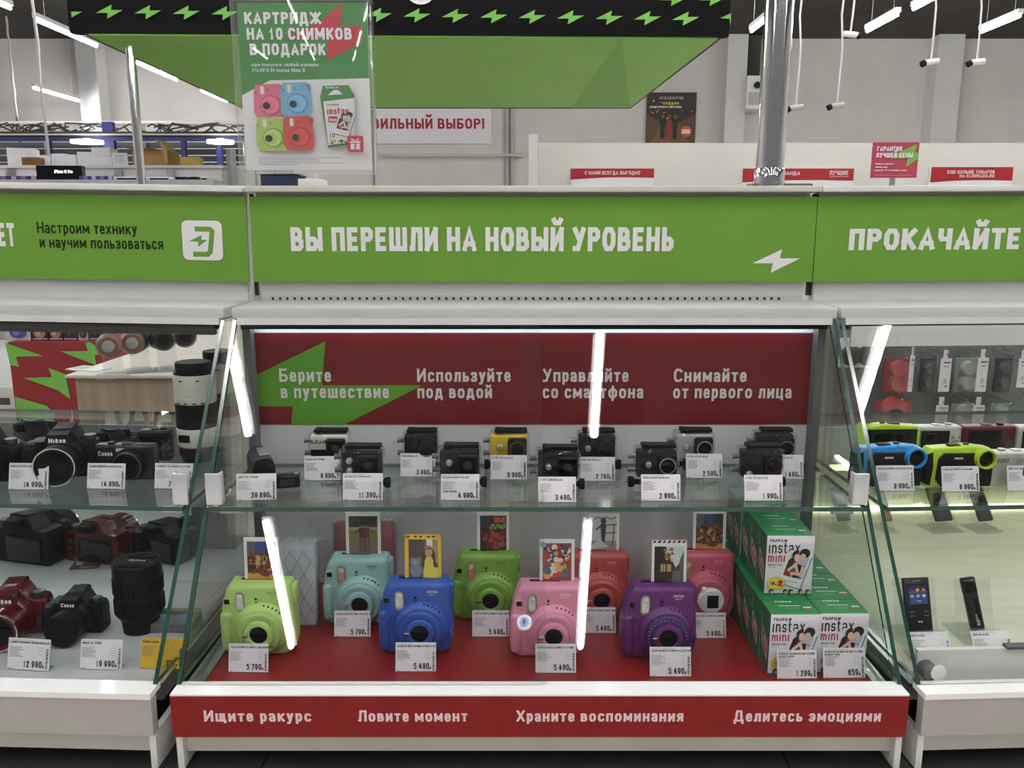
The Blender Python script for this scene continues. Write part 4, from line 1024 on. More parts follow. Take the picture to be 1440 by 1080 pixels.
def pic_girl(A):
    A.rect(11, 14, 91, 122, (104, 100, 104)); A.rect(11, 14, 52, 66, (86, 72, 74)); A.rect(60, 14, 76, 70, (226, 222, 214)); A.rect(76, 14, 91, 90, (158, 140, 110)); A.rect(11, 80, 91, 122, (92, 92, 100))
    A.ell(66, 60, 16, 30, (88, 62, 44)); A.poly([(60, 62), (73, 62), (80, 76), (92, 122), (50, 122), (54, 76)], (218, 196, 92)); A.line([(53, 52), (51, 88)], 6, (84, 60, 44)); A.line([(80, 52), (82, 88)], 6, (84, 60, 44)); A.ell(66, 50, 10.5, 13, (196, 150, 126)); A.poly([(55, 42), (66, 32), (78, 42), (66, 41)], (98, 68, 50)); A.line([(57, 38), (66, 33), (76, 38)], 3, (214, 150, 160))
    A.ell(62, 50, 1.2, 1.2, (60, 40, 36)); A.ell(70, 50, 1.2, 1.2, (60, 40, 36), 8, False); A.rect(63, 56, 69, 57, (160, 80, 80), False)
    A.ell(30, 78, 13, 12, (136, 138, 150)); A.ell(20, 68, 5, 5, (126, 128, 142)); A.ell(40, 68, 5, 5, (126, 128, 142), 12, False); A.ell(31, 102, 17, 18, (128, 130, 144)); A.ell(30, 80, 5, 4, (158, 158, 168))
    A.poly([(50, 98), (92, 92), (92, 122), (56, 122)], (224, 200, 84))
def top_girl(A):
    A.rect(0, 0, 100, 13, (226, 186, 60)); A.rect(0, 0, 8, 122, (226, 186, 60), False); A.rect(93, 0, 100, 122, (226, 186, 60), False)
    for x in (10, 30, 44, 66, 80): A.ell(x, 6, 5, 2.6, (70, 54, 24), 9, x == 10)
def pic_fruit(A):
    A.rect(9, 12, 91, 122, (52, 34, 34)); A.blobs(50, 14, 91, 36, 26, [(204, 96, 60), (188, 84, 52)], 3, 5); A.blobs(30, 34, 91, 58, 34, [(116, 142, 62), (86, 120, 50), (150, 166, 80)], 3, 5)
    A.rect(9, 12, 44, 46, (64, 62, 62)); A.blobs(9, 58, 91, 122, 64, [(122, 36, 44), (150, 52, 58), (92, 24, 34), (168, 70, 66)], 6, 9)
def pic_collage(A):
    A.rect(9, 12, 91, 122, (150, 70, 66)); A.blobs(9, 14, 91, 70, 46, [(220, 206, 198), (90, 60, 56), (176, 60, 60), (60, 80, 110), (206, 150, 90), (40, 40, 50)], 3, 9)
    A.blobs(9, 66, 91, 120, 24, [(196, 66, 58), (212, 170, 90), (70, 110, 140), (230, 212, 200)], 5, 12); A.ell(10, 16, 9, 9, (120, 170, 196))
def pic_man(A):
    A.rect(9, 6, 91, 122, (200, 200, 202)); A.line([(20, 18), (32, 12), (44, 18), (58, 12), (72, 18), (86, 12)], 4, (120, 120, 126)); A.rect(9, 90, 91, 122, (150, 146, 144))
    A.line([(40, 40), (90, 36)], 4, (140, 80, 64)); A.line([(44, 66), (90, 62)], 4, (140, 80, 64)); A.line([(84, 36), (78, 108)], 4, (130, 76, 60))
    A.poly([(38, 34), (58, 34), (56, 62), (52, 104), (42, 104), (40, 62)], (70, 70, 74)); A.ell(48, 24, 9, 11, (66, 62, 62)); A.line([(40, 40), (26, 52)], 5, (70, 70, 74)); A.poly([(9, 104), (40, 86), (66, 112), (9, 118)], (196, 194, 192))
def pic_tram(A):
    A.rect(8, 18, 92, 122, (74, 62, 48)); A.poly([(36, 18), (92, 18), (92, 50), (70, 80), (58, 60)], (202, 206, 204)); A.poly([(8, 18), (40, 18), (52, 60), (40, 122), (8, 122)], (44, 38, 30)); A.poly([(92, 30), (80, 60), (78, 122), (92, 122)], (92, 88, 84))
    A.blobs(30, 20, 64, 62, 22, [(150, 120, 72), (196, 170, 110), (110, 84, 50)], 2, 5); A.rrect(20, 62, 62, 112, 4, (58, 38, 28)); A.rect(26, 70, 40, 92, (176, 158, 104)); A.rect(44, 70, 56, 92, (168, 150, 98), False); A.rect(33, 70, 34.5, 92, (50, 36, 28)); A.rect(60, 90, 84, 122, (96, 102, 106), False)
def top_tram(A):
    for k in range(7): A.poly([(2 + k * 14, 8), (10 + k * 14, 8), (14 + k * 14, 0.5), (6 + k * 14, 0.5)], ((168, 40, 46), (40, 44, 66))[k % 2], k == 0)
W_ = (214, 208, 214)
cA = instant_camera(364, 921, (174, 204, 114), 'pale lime instant camera at the floor end before the quilted album', logo=(110, 140, 70), rz=0)
cB = instant_camera(503, 878, (150, 186, 184), 'ice blue instant camera standing before the red album', flash=(214, 180, 160))
cC = instant_camera(585, 919, (48, 84, 170), 'cobalt blue instant camera with a yellow framed photo', logo=W_)
cD = instant_camera(683, 872, (122, 164, 64), 'strong lime green instant camera in the rear row, photo of fruit', logo=(84, 120, 44), flash=(206, 172, 140))
cE = instant_camera(769, 924, (224, 144, 170), 'light pink instant camera beside the round pane lock', logo=(240, 226, 232))
cF = instant_camera(836, 872, (182, 76, 72), 'coral red instant camera behind the light pink one', logo=(222, 170, 160))
cG = instant_camera(926, 926, (98, 38, 106), 'purple instant camera with a dark violet ring and striped photo', ring=(66, 34, 92), logo=(222, 210, 226))
cH = instant_camera(984, 870, (200, 90, 112), 'raspberry pink instant camera with a white close up lens', selfie=True, logo=(232, 160, 176), lug=False, flash=(206, 180, 172))
photo_print(343, 392, 761, cA, pic_pasta, 'photo of a pasta dish in the pale lime camera')
photo_print(486, 535, 724, cB, pic_kids, 'photo of two figures in the ice blue camera')
photo_print(569, 620, 753, cC, pic_girl, 'yellow bordered photo of a girl in the cobalt camera', (214, 170, 60), top_girl)
photo_print(671, 716, 719, cD, pic_fruit, 'photo of fruit trays in the strong lime camera')
photo_print(759, 808, 759, cE, pic_collage, 'crowded red and white photo in the light pink camera')
photo_print(828, 871, 719, cF, pic_man, 'grey photo of a figure at a railing in the coral camera')
photo_print(917, 966, 754, cG, pic_tram, 'photo of a tram street with striped edge in the purple camera', (228, 226, 224), top_tram)
photo_print(975, 1021, 720, cH, pic_pasta, 'photo of a pasta dish in the raspberry pink camera')
for x0, x1, yb, pr, n1, n2, lab, rz in (
        (321, 377, 946, '5 790', 'FUJIFILM INSTAX MINI 9 LIME GREEN SET', None, 'white price tag leaning at the pale lime camera', -1), (470, 521, 896, '5 790', 'FUJIFILM INSTAX MINI 9 ICE BLUE SET', None, 'white price tag leaning at the ice blue camera', 0),
        (556, 613, 945, '5 490', 'FUJIFILM INSTAX MINI 9 COBALT BLUE', None, 'white price tag leaning at the cobalt blue camera', 0), (664, 716, 896, '5 490', 'FUJIFILM INSTAX MINI 9 LIME GREEN', None, 'white price tag leaning at the strong lime camera', 0),
        (753, 810, 947, '5 490', 'FUJIFILM INSTAX MINI 9 FLA PINK', None, 'white price tag leaning at the light pink camera', 0), (815, 866, 891, '5 490', 'FUJIFILM INSTAX MINI 9 POPPY RED', None, 'white price tag leaning at the coral red camera', 0),
        (914, 972, 952, '5 490', 'FUJIFILM INSTAX MINI 9 CLEAR PURPLE', None, 'white price tag leaning at the purple camera', 0), (971, 1021, 898, '5 490', 'FUJIFILM INSTAX MINI 9 FLAMINGO PINK', None, 'white price tag leaning at the raspberry pink camera', 0),
        (1093, 1149, 955, '1 299', 'FUJIFILM COLORFILM INSTAX MINI', 'GLOSSY 10/2PK', 'white price tag in front of the twin film boxes', 1), (1158, 1217, 954, '659', 'FUJIFILM COLORFILM INSTAX MINI', 'GLOSSY 10/PK', 'white price tag in front of the single film boxes', 1)):
    price_tag(x0, x1, yb, MM, FLZ, pr, n1, lab, rz, name2=n2)

# ================================================================ film boxes
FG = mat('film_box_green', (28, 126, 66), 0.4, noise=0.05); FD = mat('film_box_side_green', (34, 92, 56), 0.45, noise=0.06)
BW, BD, BH = 0.0725, 0.046, 0.0965
def couple(A, x, y, s):
    """tilted photo of two people hugging"""
    P = lambda u, v: (x + s * (u * 0.93 - v * 0.30), y + s * (u * 0.26 + v * 0.95))
    Q = lambda l: [P(*k) for k in l]
    A.poly(Q([(4, 3), (53, 3), (53, 74), (4, 74)]), (120, 130, 146)); A.poly(Q([(0, 0), (50, 0), (50, 72), (0, 72)]), (232, 230, 232)); A.poly(Q([(5, 5), (46, 5), (46, 54), (5, 54)]), (182, 188, 204))
    A.poly(Q([(4, 30), (20, 12), (26, 30), (20, 54), (4, 54)]), (150, 40, 46)); A.poly(Q([(4, 22), (14, 10), (16, 30), (6, 44)]), (44, 34, 36))
    A.poly(Q([(24, 24), (42, 24), (48, 50), (24, 54)]), (36, 32, 36)); A.poly(Q([(36, 24), (46, 28), (48, 50), (38, 48)]), (222, 190, 168))
    A.ell(*P(16, 8), s * 8, s * 10, (40, 30, 32), 16); A.ell(*P(20, 12), s * 6, s * 8, (228, 196, 176), 16); A.ell(*P(33, -1), s * 11, s * 10, (30, 26, 28), 16); A.ell(*P(32, 8), s * 6.5, s * 8, (224, 188, 164), 16)
    A.line([P(12, 40), P(22, 26), P(34, 44)], s * 6, (226, 194, 174)); A.line([P(20, 46), P(40, 42)], s * 6, (222, 188, 166)); A.line([P(10, 63), P(40, 61)], s * 1.2, (150, 150, 156))
def film_box(M, lab, twin, front=True, group='film boxes'):
    t = thing('film_box', lab, 'film box', M, group)
    w = BW / 2
    m = MB().span(-w, w, 0, BD, 0, BH, 0.0)
    c = m.build('carton', FG, t, smooth=0)
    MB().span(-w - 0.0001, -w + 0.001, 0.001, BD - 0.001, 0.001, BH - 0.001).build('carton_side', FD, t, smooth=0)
    A = Art((0, 122, 100, 0), (-w, 0, w, BH), 0.00008)
    if front:
        A.rect(0, 0, 100, 119, (226, 222, 226)); A.text('FUJIFILM', 6, 13, 6, (40, 40, 42), 42, 0.24); A.text('instax', 4, 36, 23, (15, 15, 16), 70, 0.125); A.text('mini', 4, 54, 18, (176, 40, 50), 40, 0.13)
        A.text('INSTANT FILM', 5, 62, 4, (90, 88, 90), 34, 0.2); bars(A, 5, 64.5, 1, 2, 26, (170, 168, 170), 1)
        couple(A, 50, 28, 1.0)
        if twin:
            A.ell(24, 98, 19, 13, (190, 150, 40)); A.ell(24, 98, 18, 12, (236, 206, 60)); A.text('10', 10, 101, 7, (60, 50, 30), 20, 0.22); A.text('x', 21, 101, 4, (60, 50, 30), 25, 0.22); A.text('2', 27, 103, 12, (176, 40, 40), 38, 0.24)
        else: A.text('10', 6, 100, 9, (90, 96, 90), 20, 0.2)
        for x in (14, 44, 56, 76, 92): A.ell(x, 114, 5, 5, (56, 44, 44), 12, x == 14); A.ell(x + 1.5, 116, 3, 3.4, (214, 184, 168), 10)
        A.rect(0, 119, 100, 122, (28, 126, 66))
    else: A.rect(2, 4, 98, 118, (226, 222, 226))
    A.build('front_print', PAPER, t, -0.0002)
    A = Art((0, 46, 100, 0), (-w, 0, w, BD), 0.00008)
    A.rect(28, 18, 72, 20, (220, 232, 222)); A.rect(38, 25, 66, 26.5, (120, 176, 136), False); A.rect(40, 30, 62, 31.5, (120, 176, 136), False); A.rect(76, 22, 92, 26, (226, 222, 220), False); A.rect(78, 28, 92, 32, (190, 90, 80), False); A.text('FUJIFILM', 26, 8, 5, (220, 232, 222), 60, 0.22)
    A.build('top_print', PAPER, t, -0.0002, Matrix.Translation((0, 0, BH)) @ Matrix.Rotation(R(-90), 4, 'X'))
    A = Art((0, 122, 46, 0), (-BD, 0, 0, BH), 0.00008)
    A.poly([(12, 40), (40, 62), (40, 98), (12, 76)], (196, 190, 186)); A.poly([(15, 46), (37, 64), (37, 90), (15, 74)], (150, 66, 54)); A.ell(24, 64, 5, 8, (206, 160, 130)); A.ell(31, 70, 5, 8, (190, 140, 116)); A.rect(8, 10, 12, 36, (120, 150, 130)); A.rect(3, 60, 5, 116, (150, 170, 156), False)
    A.build('side_print', PAPER, t, -0.0004, Matrix.Translation((-w, 0, 0)) @ Matrix.Rotation(R(-90), 4, 'Z'))
    return t
def copy_tree(o, parent=None):
    c = o.copy(); C.objects.link(c)
    if parent is not None: c.parent = parent
    for ch in list(o.children): copy_tree(ch, c)
    return c
def film_row(px, py, z, n, twin, what, rz=0.0, first_shift=0.0, extra=''):
    p = spot(px, py, MM, z); proto = None; ords = ['foremost', 'second', 'third', 'fourth', 'fifth', 'sixth', 'seventh', 'eighth']
    for k in range(n):
        y = p.y + k * (BD + 0.0012); j = random.uniform(-0.0015, 0.0015) if k else 0
        M = MM @ Matrix.Translation((p.x + j, y, z)) @ Matrix.Rotation(R(rz if k == 0 else random.uniform(-0.4, 0.4)), 4, 'Z')
        lab = '%s film box, %s from the front pane' % (what, ords[k]) if k else '%s film box, foremost of its row' % what
        if k == 0: film_box(M, lab, twin)
        elif k == 1: proto = film_box(M, lab, twin, False)
        else:
            c = copy_tree(proto); c.matrix_world = M; c['label'] = lab
film_row(1113, 948, FLZ, 6, True, 'lower layer green and white twin pack', 0.6)
film_row(1107, 836, FLZ + BH, 5, True, 'upper layer green and white twin pack', -0.6)
film_row(1181, 946.5, FLZ, 7, False, 'single pack green and white', 0.4)

# ================================================================ albums behind the cameras
def album(x0, x1, yt, yb, col, lab, quilt=False, yl=None, lean=6):
    p = spot((x0 + x1) / 2, yb, MM, FLZ)
    if yl: p.y = yl; p.x = (MM.inverted() @ at((x0 + x1) / 2, 800, CY + yl)).x
    w = (x1 - x0) * mpp(MM @ p); h = (yb - yt) * mpp(MM @ p) * 1.04
    t = thing('photo_album', lab, 'album', MM @ Matrix.Translation(p) @ Matrix.Rotation(R(-lean), 4, 'X'))
    c = MB().box((0, 0.0125, h / 2), (w * 0.94, 0.024, h * 0.97), 0.004).build('album_cover', mat('album_%d' % col[0], col, 0.5), t)
    if quilt:
        m = MB()
        for k in range(-6, 7):
            for s in (-1, 1):
                pts = [(k * 0.022 + s * 0.5 * v, -0.0002, h * 0.5 + v * 0.9) for v in (-h * 0.5, h * 0.5)]
                a, b = Vector(pts[0]), Vector(pts[1]); out = []
                for i in range(24):
                    q = a + (b - a) * i / 23
                    if abs(q.x) < w * 0.45 and 0.01 < q.z < h - 0.01: out.append(q)
                if len(out) > 2: m.tube(out, 0.0009, 5)
        m.build('quilt_seams', mat('quilt_seam', (168, 168, 178), 0.5), c)
    else: MB().span(-w * 0.47, -w * 0.40, -0.0006, 0.001, 0.004, h * 0.98).build('album_spine', mat('album_spine', (120, 24, 28), 0.5), c)
    bag = MB().box((0, 0.0125, h * 0.51), (w, 0.030, h * 1.02), 0.003)
    for k in range(14):
        xx = -w / 2 + w * k / 13; bag.tube([(xx, 0.005, h * 1.01), (xx + 0.006, 0.012, h * 1.03 + 0.002 * (k % 3)), (xx + 0.011, 0.018, h * 1.01)], 0.0012, 5)
    bag.build('film_bag', BAGGY, t)
album(394, 446, 766, 882, (196, 196, 206), 'pale grey quilted album in clear film behind the pale lime camera', True)
album(467, 556, 726, 826, (150, 30, 34), 'red album in clear film behind the ice blue camera', False, 0.35)

# ================================================================ action cameras on the glass shelf
def action_camera(px, py, lab, face=(15, 15, 16), lens='round', buttons=((0.25, 0.5),), knob=1, sx=1.07, rz=0.0, hidden=False, ring=(60, 60, 62), text=None, screen=False, lx=0.72):
    p = spot(px, py, MM, SHZ)
    t = thing('action_camera', lab, 'action camera', MM @ Matrix.Translation(p) @ Matrix.Rotation(R(rz), 4, 'Z'), 'action cameras on the glass shelf')
    w = 0.060 * sx; h = 0.045; z0 = 0.0225; d = 0.024
    F = mat('action_face_%d_%d' % face[:2], face, 0.4, noise=0.05, spec=0.25)
    mo = MB().box((0, 0.006, 0.0115), (0.030, 0.024, 0.023), 0.003).build('mount', BLACK, t)
    MB().cyl((knob * 0.015, 0.004, 0.0105), (knob * 0.040, 0.004, 0.0105), 0.0045, 12).lathe((knob * 0.034, 0.004, 0.0105), (knob * 0.044, 0.004, 0.0105), [(0, 0.0075), (0.5, 0.0095), (1, 0.0085)], 14).build('thumb_screw', RUBBER, mo)
    b = MB().box((0, 0, z0 + h / 2), (w, d, h), 0.004, seg=3).build('camera_body', F, t, 50)
    MB().box((0, 0.001, z0 + h / 2 + 0.0005), (w + 0.008, d + 0.014, h + 0.006), 0.006, seg=3).build('clear_housing', HOUSE, t, 50)
    MB().box((0.004, 0.002, z0 + h + 0.006), (w * 0.86, d * 0.8, 0.0065), 0.0018).box((-w * 0.3, -0.002, z0 + h + 0.007), (0.012, d * 0.9, 0.007), 0.002).build('latch_bar', BLACK, t)
    g = MB()
    for zz in (0.22, 0.72): g.cyl((-w / 2 - 0.012, 0.002, z0 + h * zz), (-w / 2 - 0.002, 0.002, z0 + h * zz), 0.0042, 12).cyl((-w / 2 - 0.013, 0.002, z0 + h * zz), (-w / 2 - 0.011, 0.002, z0 + h * zz), 0.0052, 12)
    g.build('side_buttons', mat('grey_button', (120, 118, 116), 0.3, 0.7), t)
    xl = -w / 2 + w * lx; zl = z0 + h * 0.54; yf = -d / 2 - 0.006
    if lens == 'round':
        L = MB().box((xl, yf - 0.001, zl), (0.033, 0.010, 0.036), 0.005).lathe((xl, yf - 0.006, zl), (xl, yf - 0.010, zl), [(0, 0.0155), (1, 0.0145)], 30).build('lens_housing', BLACK, t)
        MB().lathe((xl, yf - 0.0092, zl), (xl, yf - 0.0112, zl), [(0, 0.0132), (1, 0.0132), (1, 0.0118)], 30, caps=False).build('lens_ring', mat('lens_ring_%d' % ring[0], ring, 0.3, 0.6), L)
        MB().lathe((xl, yf - 0.0098, zl), (xl, yf - 0.0106, zl), [(0, 0.0118), (1, 0.0112)], 30).lathe((xl, yf - 0.0106, zl), (xl, yf - 0.0118, zl), [(0, 0.0062), (1, 0.005)], 20).build('lens_glass', LENSG, L)
    else:
        L = MB().box((xl, yf - 0.002, zl), (0.034, 0.012, 0.034), 0.004, seg=3).build('lens_housing', BLACK, t)
        MB().box((xl, yf - 0.0078, zl), (0.027, 0.002, 0.027), 0.0006).build('lens_window', LENSG, L)
        MB().lathe((xl, yf - 0.0086, zl), (xl, yf - 0.0095, zl), [(0, 0.0075), (1, 0.006)], 20).build('inner_lens', mat('inner_lens', (52, 54, 58), 0.2, 0.3), L)
    for bx, bz in buttons:
        MB().lathe((-w / 2 + w * bx, -d / 2 - 0.001, z0 + h * bz), (-w / 2 + w * bx, -d / 2 - 0.0090, z0 + h * bz), [(0, 0.0052), (0.8, 0.0050), (1, 0.0035)], 20).build('silver_button', SILVER, t)
    if screen: MB().span(-w * 0.46, -w * 0.02, -d / 2 - 0.0078, -d / 2 - 0.0072, z0 + h * 0.1, z0 + h * 0.48).build('front_screen', GLOSSB, t)
    if text:
        A = Art((0, 10, 30, 0), (-w * 0.47, z0 + h * (0.66 if screen else 0.03), -w * 0.02, z0 + h * (0.9 if screen else 0.19)), 0.0001); A.text(text, 1, 8, 6, (15, 15, 16) if face[0] > 90 else (150, 150, 150), 28, 0.2)
        A.build('face_lettering', PAPER, t, -d / 2 - 0.0066)
    return t
def small_camcorder(px, py, lab, rz):
    p = spot(px, py, MM, SHZ)
    t = thing('action_camcorder', lab, 'action camera', MM @ Matrix.Translation(p) @ Matrix.Rotation(R(rz), 4, 'Z'))
    o = [(-0.017, 0), (0.017, 0), (0.0185, 0.006), (0.0185, 0.036), (0.015, 0.046), (0.008, 0.052), (-0.008, 0.052), (-0.015, 0.046), (-0.0185, 0.036), (-0.0185, 0.006)]
    MB().prism(o, -0.045, 0.04, 0, 0.004).build('body', mat('camcorder_grey', (44, 44, 46), 0.4), t, 50)
    MB().prism([(x * 0.94, 0.001 + z * 0.96) for x, z in o], -0.0475, -0.043, 0, 0.001).build('front_cap', GLOSSB, t)
    MB().lathe((0, -0.047, 0.027), (0, -0.050, 0.027), [(0, 0.013), (1, 0.011)], 24).build('lens_glass', LENSG, t); MB().span(-0.004, 0.012, -0.03, 0.02, 0.0515, 0.0535, 0.001).build('top_button', SILVER, t)
    MB().span(0.0182, 0.0192, -0.03, 0.03, 0.012, 0.034).build('side_panel', mat('camcorder_side', (84, 86, 88), 0.35), t)
small_camcorder(368, 676, 'slim dark camcorder at the shelf end by the mirrored lamp', 24)
p = spot(405, 686, MM, SHZ)
t = thing('wrist_remote', 'small black remote lying beside the slim camcorder', 'remote', MM @ Matrix.Translation(p) @ Matrix.Rotation(R(12), 4, 'Z'))
MB().box((0, 0.01, 0.0105), (0.040, 0.028, 0.021), 0.003).build('remote_body', GLOSSB, t); MB().span(-0.012, 0.012, -0.0045, -0.0038, 0.005, 0.016).build('remote_screen', mat('dull_screen', (48, 34, 36), 0.2), t); MB().cyl((0.014, 0.008, 0.0205), (0.014, 0.008, 0.0225), 0.004, 12).build('remote_button', SILVER, t)
action_camera(466, 662, 'white faced action camera in the rear row, nearest the slim camcorder', (224, 218, 204), 'square', (), -1, text='SJCAM', screen=True)
action_camera(511, 688, 'black action camera with two silver buttons, front row', (15, 15, 16), 'square', ((0.22, 0.30), (0.22, 0.68)), 1)
action_camera(593, 662, 'black action camera hidden up to its latch behind its tag', (15, 15, 16), 'round', (), 1, sx=0.95)
action_camera(647, 687, 'black action camera with one silver button beside the yellow one', (15, 15, 16), 'square', ((0.25, 0.58),), 1)
action_camera(716, 662, 'yellow faced action camera at the pane overlap', (226, 190, 30), 'round', ((0.25, 0.56),), -1, text='X-TRY', ring=(110, 110, 112))
action_camera(784, 690, 'black action camera with square window before the mirrored lamp', (15, 15, 16), 'square', ((0.26, 0.5),), 1)
action_camera(838, 662, 'black action camera crossed by the mirrored lamp, rear row', (15, 15, 16), 'round', ((0.25, 0.5),), 1)
action_camera(921, 687, 'black action camera with a pale lens ring, front row', (15, 15, 16), 'round', ((0.27, 0.5),), -1, ring=(170, 170, 172), text='4K')
action_camera(973, 661, 'silver faced action camera in the rear row', (170, 170, 168), 'round', ((0.26, 0.54),), -1, ring=(190, 190, 190))
action_camera(1085, 661, 'black action camera at the rear end, above the last front one', (15, 15, 16), 'round', ((0.3, 0.42),), -1, ring=(140, 142, 140))
action_camera(1066, 687, 'black action camera with a reddish lens ring, end of front row', (15, 15, 16), 'round', ((0.18, 0.16),), 1, ring=(92, 58, 50))
for x0, x1, yb, pr, n1, lab, rz, sv in (
        (333, 388, 704, '39 890', 'SONY FDR-X3000R', 'white price tag leaning at the slim camcorder', 4, False), (428, 478, 676, '8 990', 'SJCAM SJ6 LEGEND', 'glaring white price tag under the white faced camera', 2, False),
        (482, 538, 704, '11 390', 'SJCAM SJ7 STAR BLACK', 'white price tag under the two-button black camera', 0, False), (563, 612, 671, '3 990', 'EKEN H9R BLACK', 'white price tag hiding a black action camera', 0, False),
        (620, 674, 704, '4 990', 'SJCAM SJ4000 WIFI BLACK', 'white price tag with a saving line, beside the pane overlap', 0, True), (690, 741, 675, '3 990', 'X-TRY XTC150 YELLOW', 'white price tag under the yellow faced camera', 0, False),
        (757, 810, 707, '3 490', 'X-TRY CARBON BLACK', 'white price tag under the camera before the mirrored lamp', 0, False), (815, 865, 677, '2 790', 'DIGMA DICAM BLACK', 'brightly glaring white price tag, rear row under the mirrored lamp', 0, False),
        (902, 957, 705, '2 990', 'DIGMA DICAM 400 BLACK', 'white price tag under the pale-ringed camera', 0, False), (965, 1016, 673, '2 590', 'X-TRY XTC120 SILVER', 'white price tag under the silver faced camera', 0, False),
        (1080, 1130, 674, '1 490', 'DIGMA DICAM 170 BLACK', 'white price tag at the rear end of the shelf', 0, False), (1047, 1101, 705, '1 990', 'X-TRY XTC160 BLACK', 'white price tag under the reddish-ringed camera', 0, False)):
    price_tag(x0, x1, yb, MM, SHZ, pr, n1, lab, rz, saving=sv)

# ================================================================ cameras and lenses of the left showcase
def lettering(txt, w, h, parent, M, col=(220, 220, 220), name='maker_lettering', bold=0.2):
    A = Art((0, 10, 100, 0), (-w / 2, 0, w / 2, h), 0.00012); A.text(txt, 0, 10, 10, col, 100, bold); return A.build(name, PAPER, parent, 0.0, M)
def bridge_camera(px, py, M, z, wpx, lab, col=(13, 13, 14), rz=0.0, word=None, gloss=False, chrome=True, cap=False, screen=True, tall=1.0):
    p = spot(px, py, M, z); s = wpx * mpp(M @ p) / 0.125
    t = thing('bridge_camera', lab, 'camera', M @ Matrix.Translation(p) @ Matrix.Rotation(R(rz), 4, 'Z') @ Matrix.Diagonal((s, s, s * tall, 1)), 'bridge cameras in the showcase')
    B = mat('camera_shell_%d_%d' % (col[0], int(gloss)), col, 0.16 if gloss else 0.45, noise=0.1, spec=0.5 if gloss else 0.2)
    o = [(-0.055, 0.0), (0.056, 0.0), (0.0605, 0.006), (0.0605, 0.058), (0.056, 0.068), (0.034, 0.072), (0.022, 0.092), (0.013, 0.097), (-0.013, 0.097), (-0.024, 0.090), (-0.033, 0.072), (-0.058, 0.071), (-0.0605, 0.062), (-0.0605, 0.006)]
    MB().prism(o, -0.022, 0.024, 0, 0.006).build('camera_body', B, t, 45)
    MB().box((-0.050, -0.030, 0.036), (0.028, 0.040, 0.066), 0.011, seg=3).build('hand_grip', RUBBER if not gloss else B, t, 60)
    hp = MB().loft([[(-0.022, -0.046, 0.072), (0.022, -0.046, 0.072), (0.018, -0.042, 0.090), (-0.018, -0.042, 0.090)], [(-0.026, 0.020, 0.070), (0.026, 0.020, 0.070), (0.016, 0.018, 0.101), (-0.016, 0.018, 0.101)]])
    h_ = hp.build('flash_hump', B, t, 30)
    if word: lettering(word, 0.030, 0.0085, h_, Matrix.Translation((0, -0.0452, 0.0755)) @ Matrix.Rotation(R(-12), 4, 'X'))
    L = MB().lathe((0.006, -0.020, 0.040), (0.006, -0.088, 0.040), [(0, 0.040), (0.25, 0.038), (0.3, 0.035), (0.62, 0.035), (0.64, 0.037), (0.96, 0.037), (1, 0.035), (1, 0.029), (0.94, 0.027)], 40, caps=False)
    k = 0.30
    while k < 0.62: L.lathe((0.006, -0.020 - 0.068 * k, 0.040), (0.006, -0.020 - 0.068 * (k + 0.02), 0.040), [(0, 0.0357), (1, 0.0357)], 36); k += 0.04
    l = L.build('lens_barrel', B if gloss else BLACK, t, 35)
    if chrome: MB().lathe((0.006, -0.0875, 0.040), (0.006, -0.0895, 0.040), [(0, 0.0368), (1, 0.0368), (1, 0.0345), (0, 0.0345)], 40, caps=False).build('chrome_ring', CHROME, l)
    if cap: MB().lathe((0.006, -0.086, 0.040), (0.006, -0.0935, 0.040), [(0, 0.0362), (0.8, 0.0362), (1, 0.0345)], 40).build('lens_cap', RUBBER, l)
    else: MB().lathe((0.006, -0.0845, 0.040), (0.006, -0.0865, 0.040), [(0, 0.0285), (0.5, 0.0240), (1, 0.016)], 36).build('lens_glass', LENSG, l)
    MB().lathe((0.044, 0.0, 0.066), (0.044, 0.0, 0.080), [(0, 0.0115), (0.9, 0.0115), (1, 0.0105)], 24).build('mode_dial', mat('dial_dark', (48, 48, 50), 0.35, 0.3), t)
    MB().lathe((-0.050, -0.030, 0.066), (-0.050, -0.032, 0.076), [(0, 0.009), (0.7, 0.009), (1, 0.006)], 18).build('shutter_button', mat('dial_dark', (48, 48, 50), 0.35, 0.3), t)
    if screen:
        MB().box((-0.012, 0.0255, 0.034), (0.070, 0.005, 0.050), 0.0015).build('rear_screen', GLOSSB, t); MB().box((0, 0.030, 0.086), (0.026, 0.016, 0.018), 0.004).build('eyepiece', RUBBER, t)
        m = MB()
        for zz in (0.018, 0.034, 0.050): m.cyl((0.043, 0.023, zz), (0.043, 0.0262, zz), 0.0055, 12)
        m.build('rear_buttons', mat('dial_dark', (48, 48, 50), 0.35, 0.3), t)
    return t
